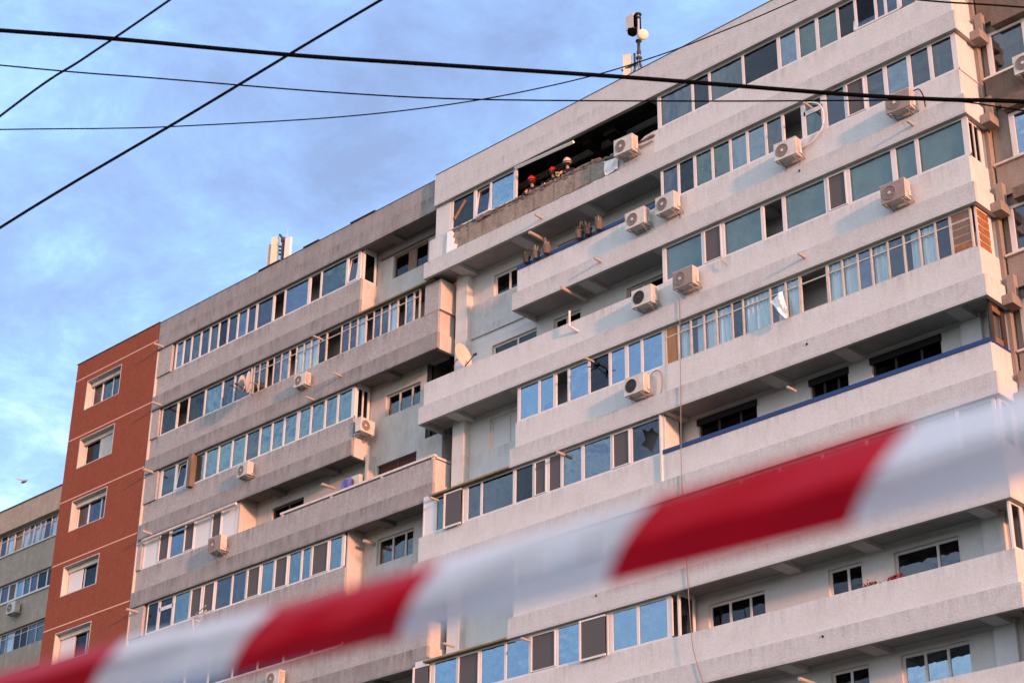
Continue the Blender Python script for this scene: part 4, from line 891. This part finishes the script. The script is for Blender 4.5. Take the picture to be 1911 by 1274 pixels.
    h.tube([W(0,H.y-.13,H.z+.06),W(0,H.y-.08,H.z+.15),W(0,H.y+.03,H.z+.20),W(0,H.y+.12,H.z+.13)],.018,7)
    h.build('helmet',helmet,t,smooth=True)
    n_=MB(); n_.lathe(W(0,H.y+.03,H.z-.09),(0,0,1),[(-.03,.12),(.05,.125)],16); n_.build('neck_guard','uniform',t)
    return t
arms=[(-.25,-.50,1.17),(.30,-.46,1.19)]
person(-36.50,'helmetred',.34,R(25),[(-.22,-.44,1.10),(.34,-.40,1.13)],'firefighter in red helmet, the lowest and leftmost, bending over the broken sill',dz=-.02,Y=.58)
person(-35.58,'helmetred',.26,R(15),arms,'firefighter in red helmet looking down in the middle of the three',dz=.04,Y=.66)
person(-34.97,'helmetwhite',.30,R(30),[(-.30,-.44,1.20),(.36,-.42,1.25)],'firefighter in cream helmet and yellow cuffs, rightmost of the three',dz=.07,Y=.60)

# ================================================================== OVERHEAD CABLES (real distances 15-24 m from the camera)
def wire(pts,r,label,name='overhead_cable',mt='cable'):
    P=[pt('p',x,y,D=d*1.4) for x,y,d in pts]; r*=1.4; out=[]
    for i in range(len(P)-1):
        a,b=P[i],P[i+1]; p0=P[i-1] if i else a*2-b; p3=P[i+2] if i+2<len(P) else b*2-a
        for j in range(8):
            t=j/8; out.append(.5*((2*a)+(b-p0)*t+(2*p0-5*a+4*b-p3)*t*t+(3*a-p0-3*b+p3)*t**3))
    out.append(P[-1]); mb=MB(); mb.tube(out,r,8); return tag(mb.build(name,mt,smooth=True),label,'cable')
wire([(-1200,-10,18),(-400,28,18),(0,57,18),(215,73,18),(545,103,18),(860,124,18),(1190,146,18),(1575,176,18),(1760,186,18),(1911,190,18),(2400,215,18),(3200,270,18)],.0215,'thickest black cable crossing the whole picture')
wire([(-600,690,16),(0,217,16),(160,107,16),(320,-2,16),(900,-410,16)],.0105,'thin cable crossing the top left corner')
wire([(-500,755,17),(0,425,17),(355,213,17),(715,-2,17),(1400,-400,17)],.0135,'diagonal cable through the thickest one, left half')
wire([(-900,30,20),(0,122,20),(300,147,20),(640,174,20),(900,186,20),(1300,189,20),(1580,188,20),(1760,188,20),(1911,207,20),(2500,300,20)],.0085,'thin cable just below the thickest one')
wire([(-800,255,21),(0,242,21),(190,240,21),(330,236,21),(640,218,21),(880,189,21),(1085,147,21),(1220,107,21),(1330,66,21),(1487,0,21),(1900,-190,21)],.0075,'sagging thin cable that rises along the white roof edge')
wire([(1300,-45,19),(1702,-1,19),(1911,14,19),(2500,60,19)],.0095,'short cable in the top right corner')
p0=pt('p',1269,560,Y=-.03)
o=hose([pt('p',x,y,Y=-.04) for x,y in ((1268,556),(1270,700),(1272,890),(1281,1040),(1290,1180),(1300,1235),(1318,1290))],'thin cable hanging down the white facade from the brown fronted unit',.012,'greycable',nm='hanging_cable')
# bird
p_=pt('p',45,898,D=60); mb=MB(); mb.ball(p_,.17,.06,.05,10,6)
for s in (-1,1):
    a=Vector((RT.x,RT.y,0)).normalized(); mb.face([p_+Vector((.06,.06,.03)),p_-Vector((.1,.1,-.02)),p_+a*s*.30+Vector((0,0,.10)),p_+a*s*.20+Vector((0,0,.09))])
tag(mb.build('bird','bird'),'small bird flying in the sky left of the terracotta bay','bird')

# ================================================================== BARRIER TAPE
def tape():
    cols=[(-900,1500,-960,1610,2.75),(-140,1292,-215,1400,2.45),(235,1192,165,1312,2.22),(515,1132,425,1262,2.10),(828,1046,742,1192,1.97),(1225,930,1130,1092,1.83),(1712,782,1585,982,1.68),(2250,640,2085,850,1.55),(3000,430,2800,665,1.45)]
    mb=MB(); seg=14; nv=16; G=[]; col=[]
    for i in range(len(cols)-1):
        for j in range(seg):
            t=j/seg; p0=cols[max(i-1,0)]; a=cols[i]; b=cols[i+1]; p3=cols[min(i+2,len(cols)-1)]
            c=[a[k]+(b[k]-a[k])*t for k in range(5)]; G.append(c); col.append(0 if i in (1,3,5,7) else 1)
    G.append(list(cols[-1])); R_=[]
    for n,(tx,ty,bx,by,d) in enumerate(G):
        row=[]
        for v in range(nv+1):
            f=v/nv; x=tx+(bx-tx)*f-16*math.sin(math.pi*f); y=ty+(by-ty)*f
            bulge=-.034*math.sin(math.pi*f**.8)+.006*math.sin(n*.16+f*5)+.005*math.sin(n*.071+f*10)+.002*math.sin(n*.9+f*3)
            row.append(pt('p',x,y,D=d+bulge+.038*f))
        R_.append(row)
    for i in range(len(R_)-1):
        for v in range(nv): mb.face([R_[i][v],R_[i+1][v],R_[i+1][v+1],R_[i][v+1]],col[i])
    def tm(name,c,alpha):
        m=mat(name,c,.42,.22); nt_=m.node_tree; b=nt_.nodes['Principled BSDF']; out=nt_.nodes['Material Output']
        tr=nt_.nodes.new('ShaderNodeBsdfTranslucent'); tr.inputs[0].default_value=(*c,1); tp=nt_.nodes.new('ShaderNodeBsdfTransparent')
        m1=nt_.nodes.new('ShaderNodeMixShader'); m1.inputs[0].default_value=.35; m2=nt_.nodes.new('ShaderNodeMixShader'); m2.inputs[0].default_value=alpha
        nt_.links.new(b.outputs[0],m1.inputs[1]); nt_.links.new(tr.outputs[0],m1.inputs[2]); nt_.links.new(m1.outputs[0],m2.inputs[1]); nt_.links.new(tp.outputs[0],m2.inputs[2]); nt_.links.new(m2.outputs[0],out.inputs[0])
        return m
    o=mb.build('barrier_tape',[tm('red_tape_film',(.62,.0,.014),.0),tm('white_tape_film',(.90,.81,.82),.07)],smooth=True)
    tag(o,'blurred red and white barrier tape stretched across the foreground','barrier tape')
tape()
# unseen low houses added on the sun side to shade the tape and street
hs=thing('shade_house',(40,-56,0),'unseen low row of houses added to shade the tape','building')
mb=MB(); mb.box(30,44,-90,-30,0,7.2); mb.build('wall','tan',hs)
mb=MB(); mb.face([(29.5,-90.5,7.2),(29.5,-29.5,7.2),(37,-29.5,10.2),(37,-90.5,10.2)]); mb.face([(44.5,-90.5,7.2),(37,-90.5,10.2),(37,-29.5,10.2),(44.5,-29.5,7.2)]); mb.face([(29.5,-29.5,7.2),(44.5,-29.5,7.2),(37,-29.5,10.2)]); mb.face([(29.5,-90.5,7.2),(37,-90.5,10.2),(44.5,-90.5,7.2)]); mb.build('roof','rooftile',hs)
mb=MB()
for i in range(14): mb.box(29.9,29.99,-88+i*4.1,-86.8+i*4.1,1,2.6); mb.box(29.9,29.99,-88+i*4.1,-86.8+i*4.1,4,5.6)
mb.build('window','screen',hs)
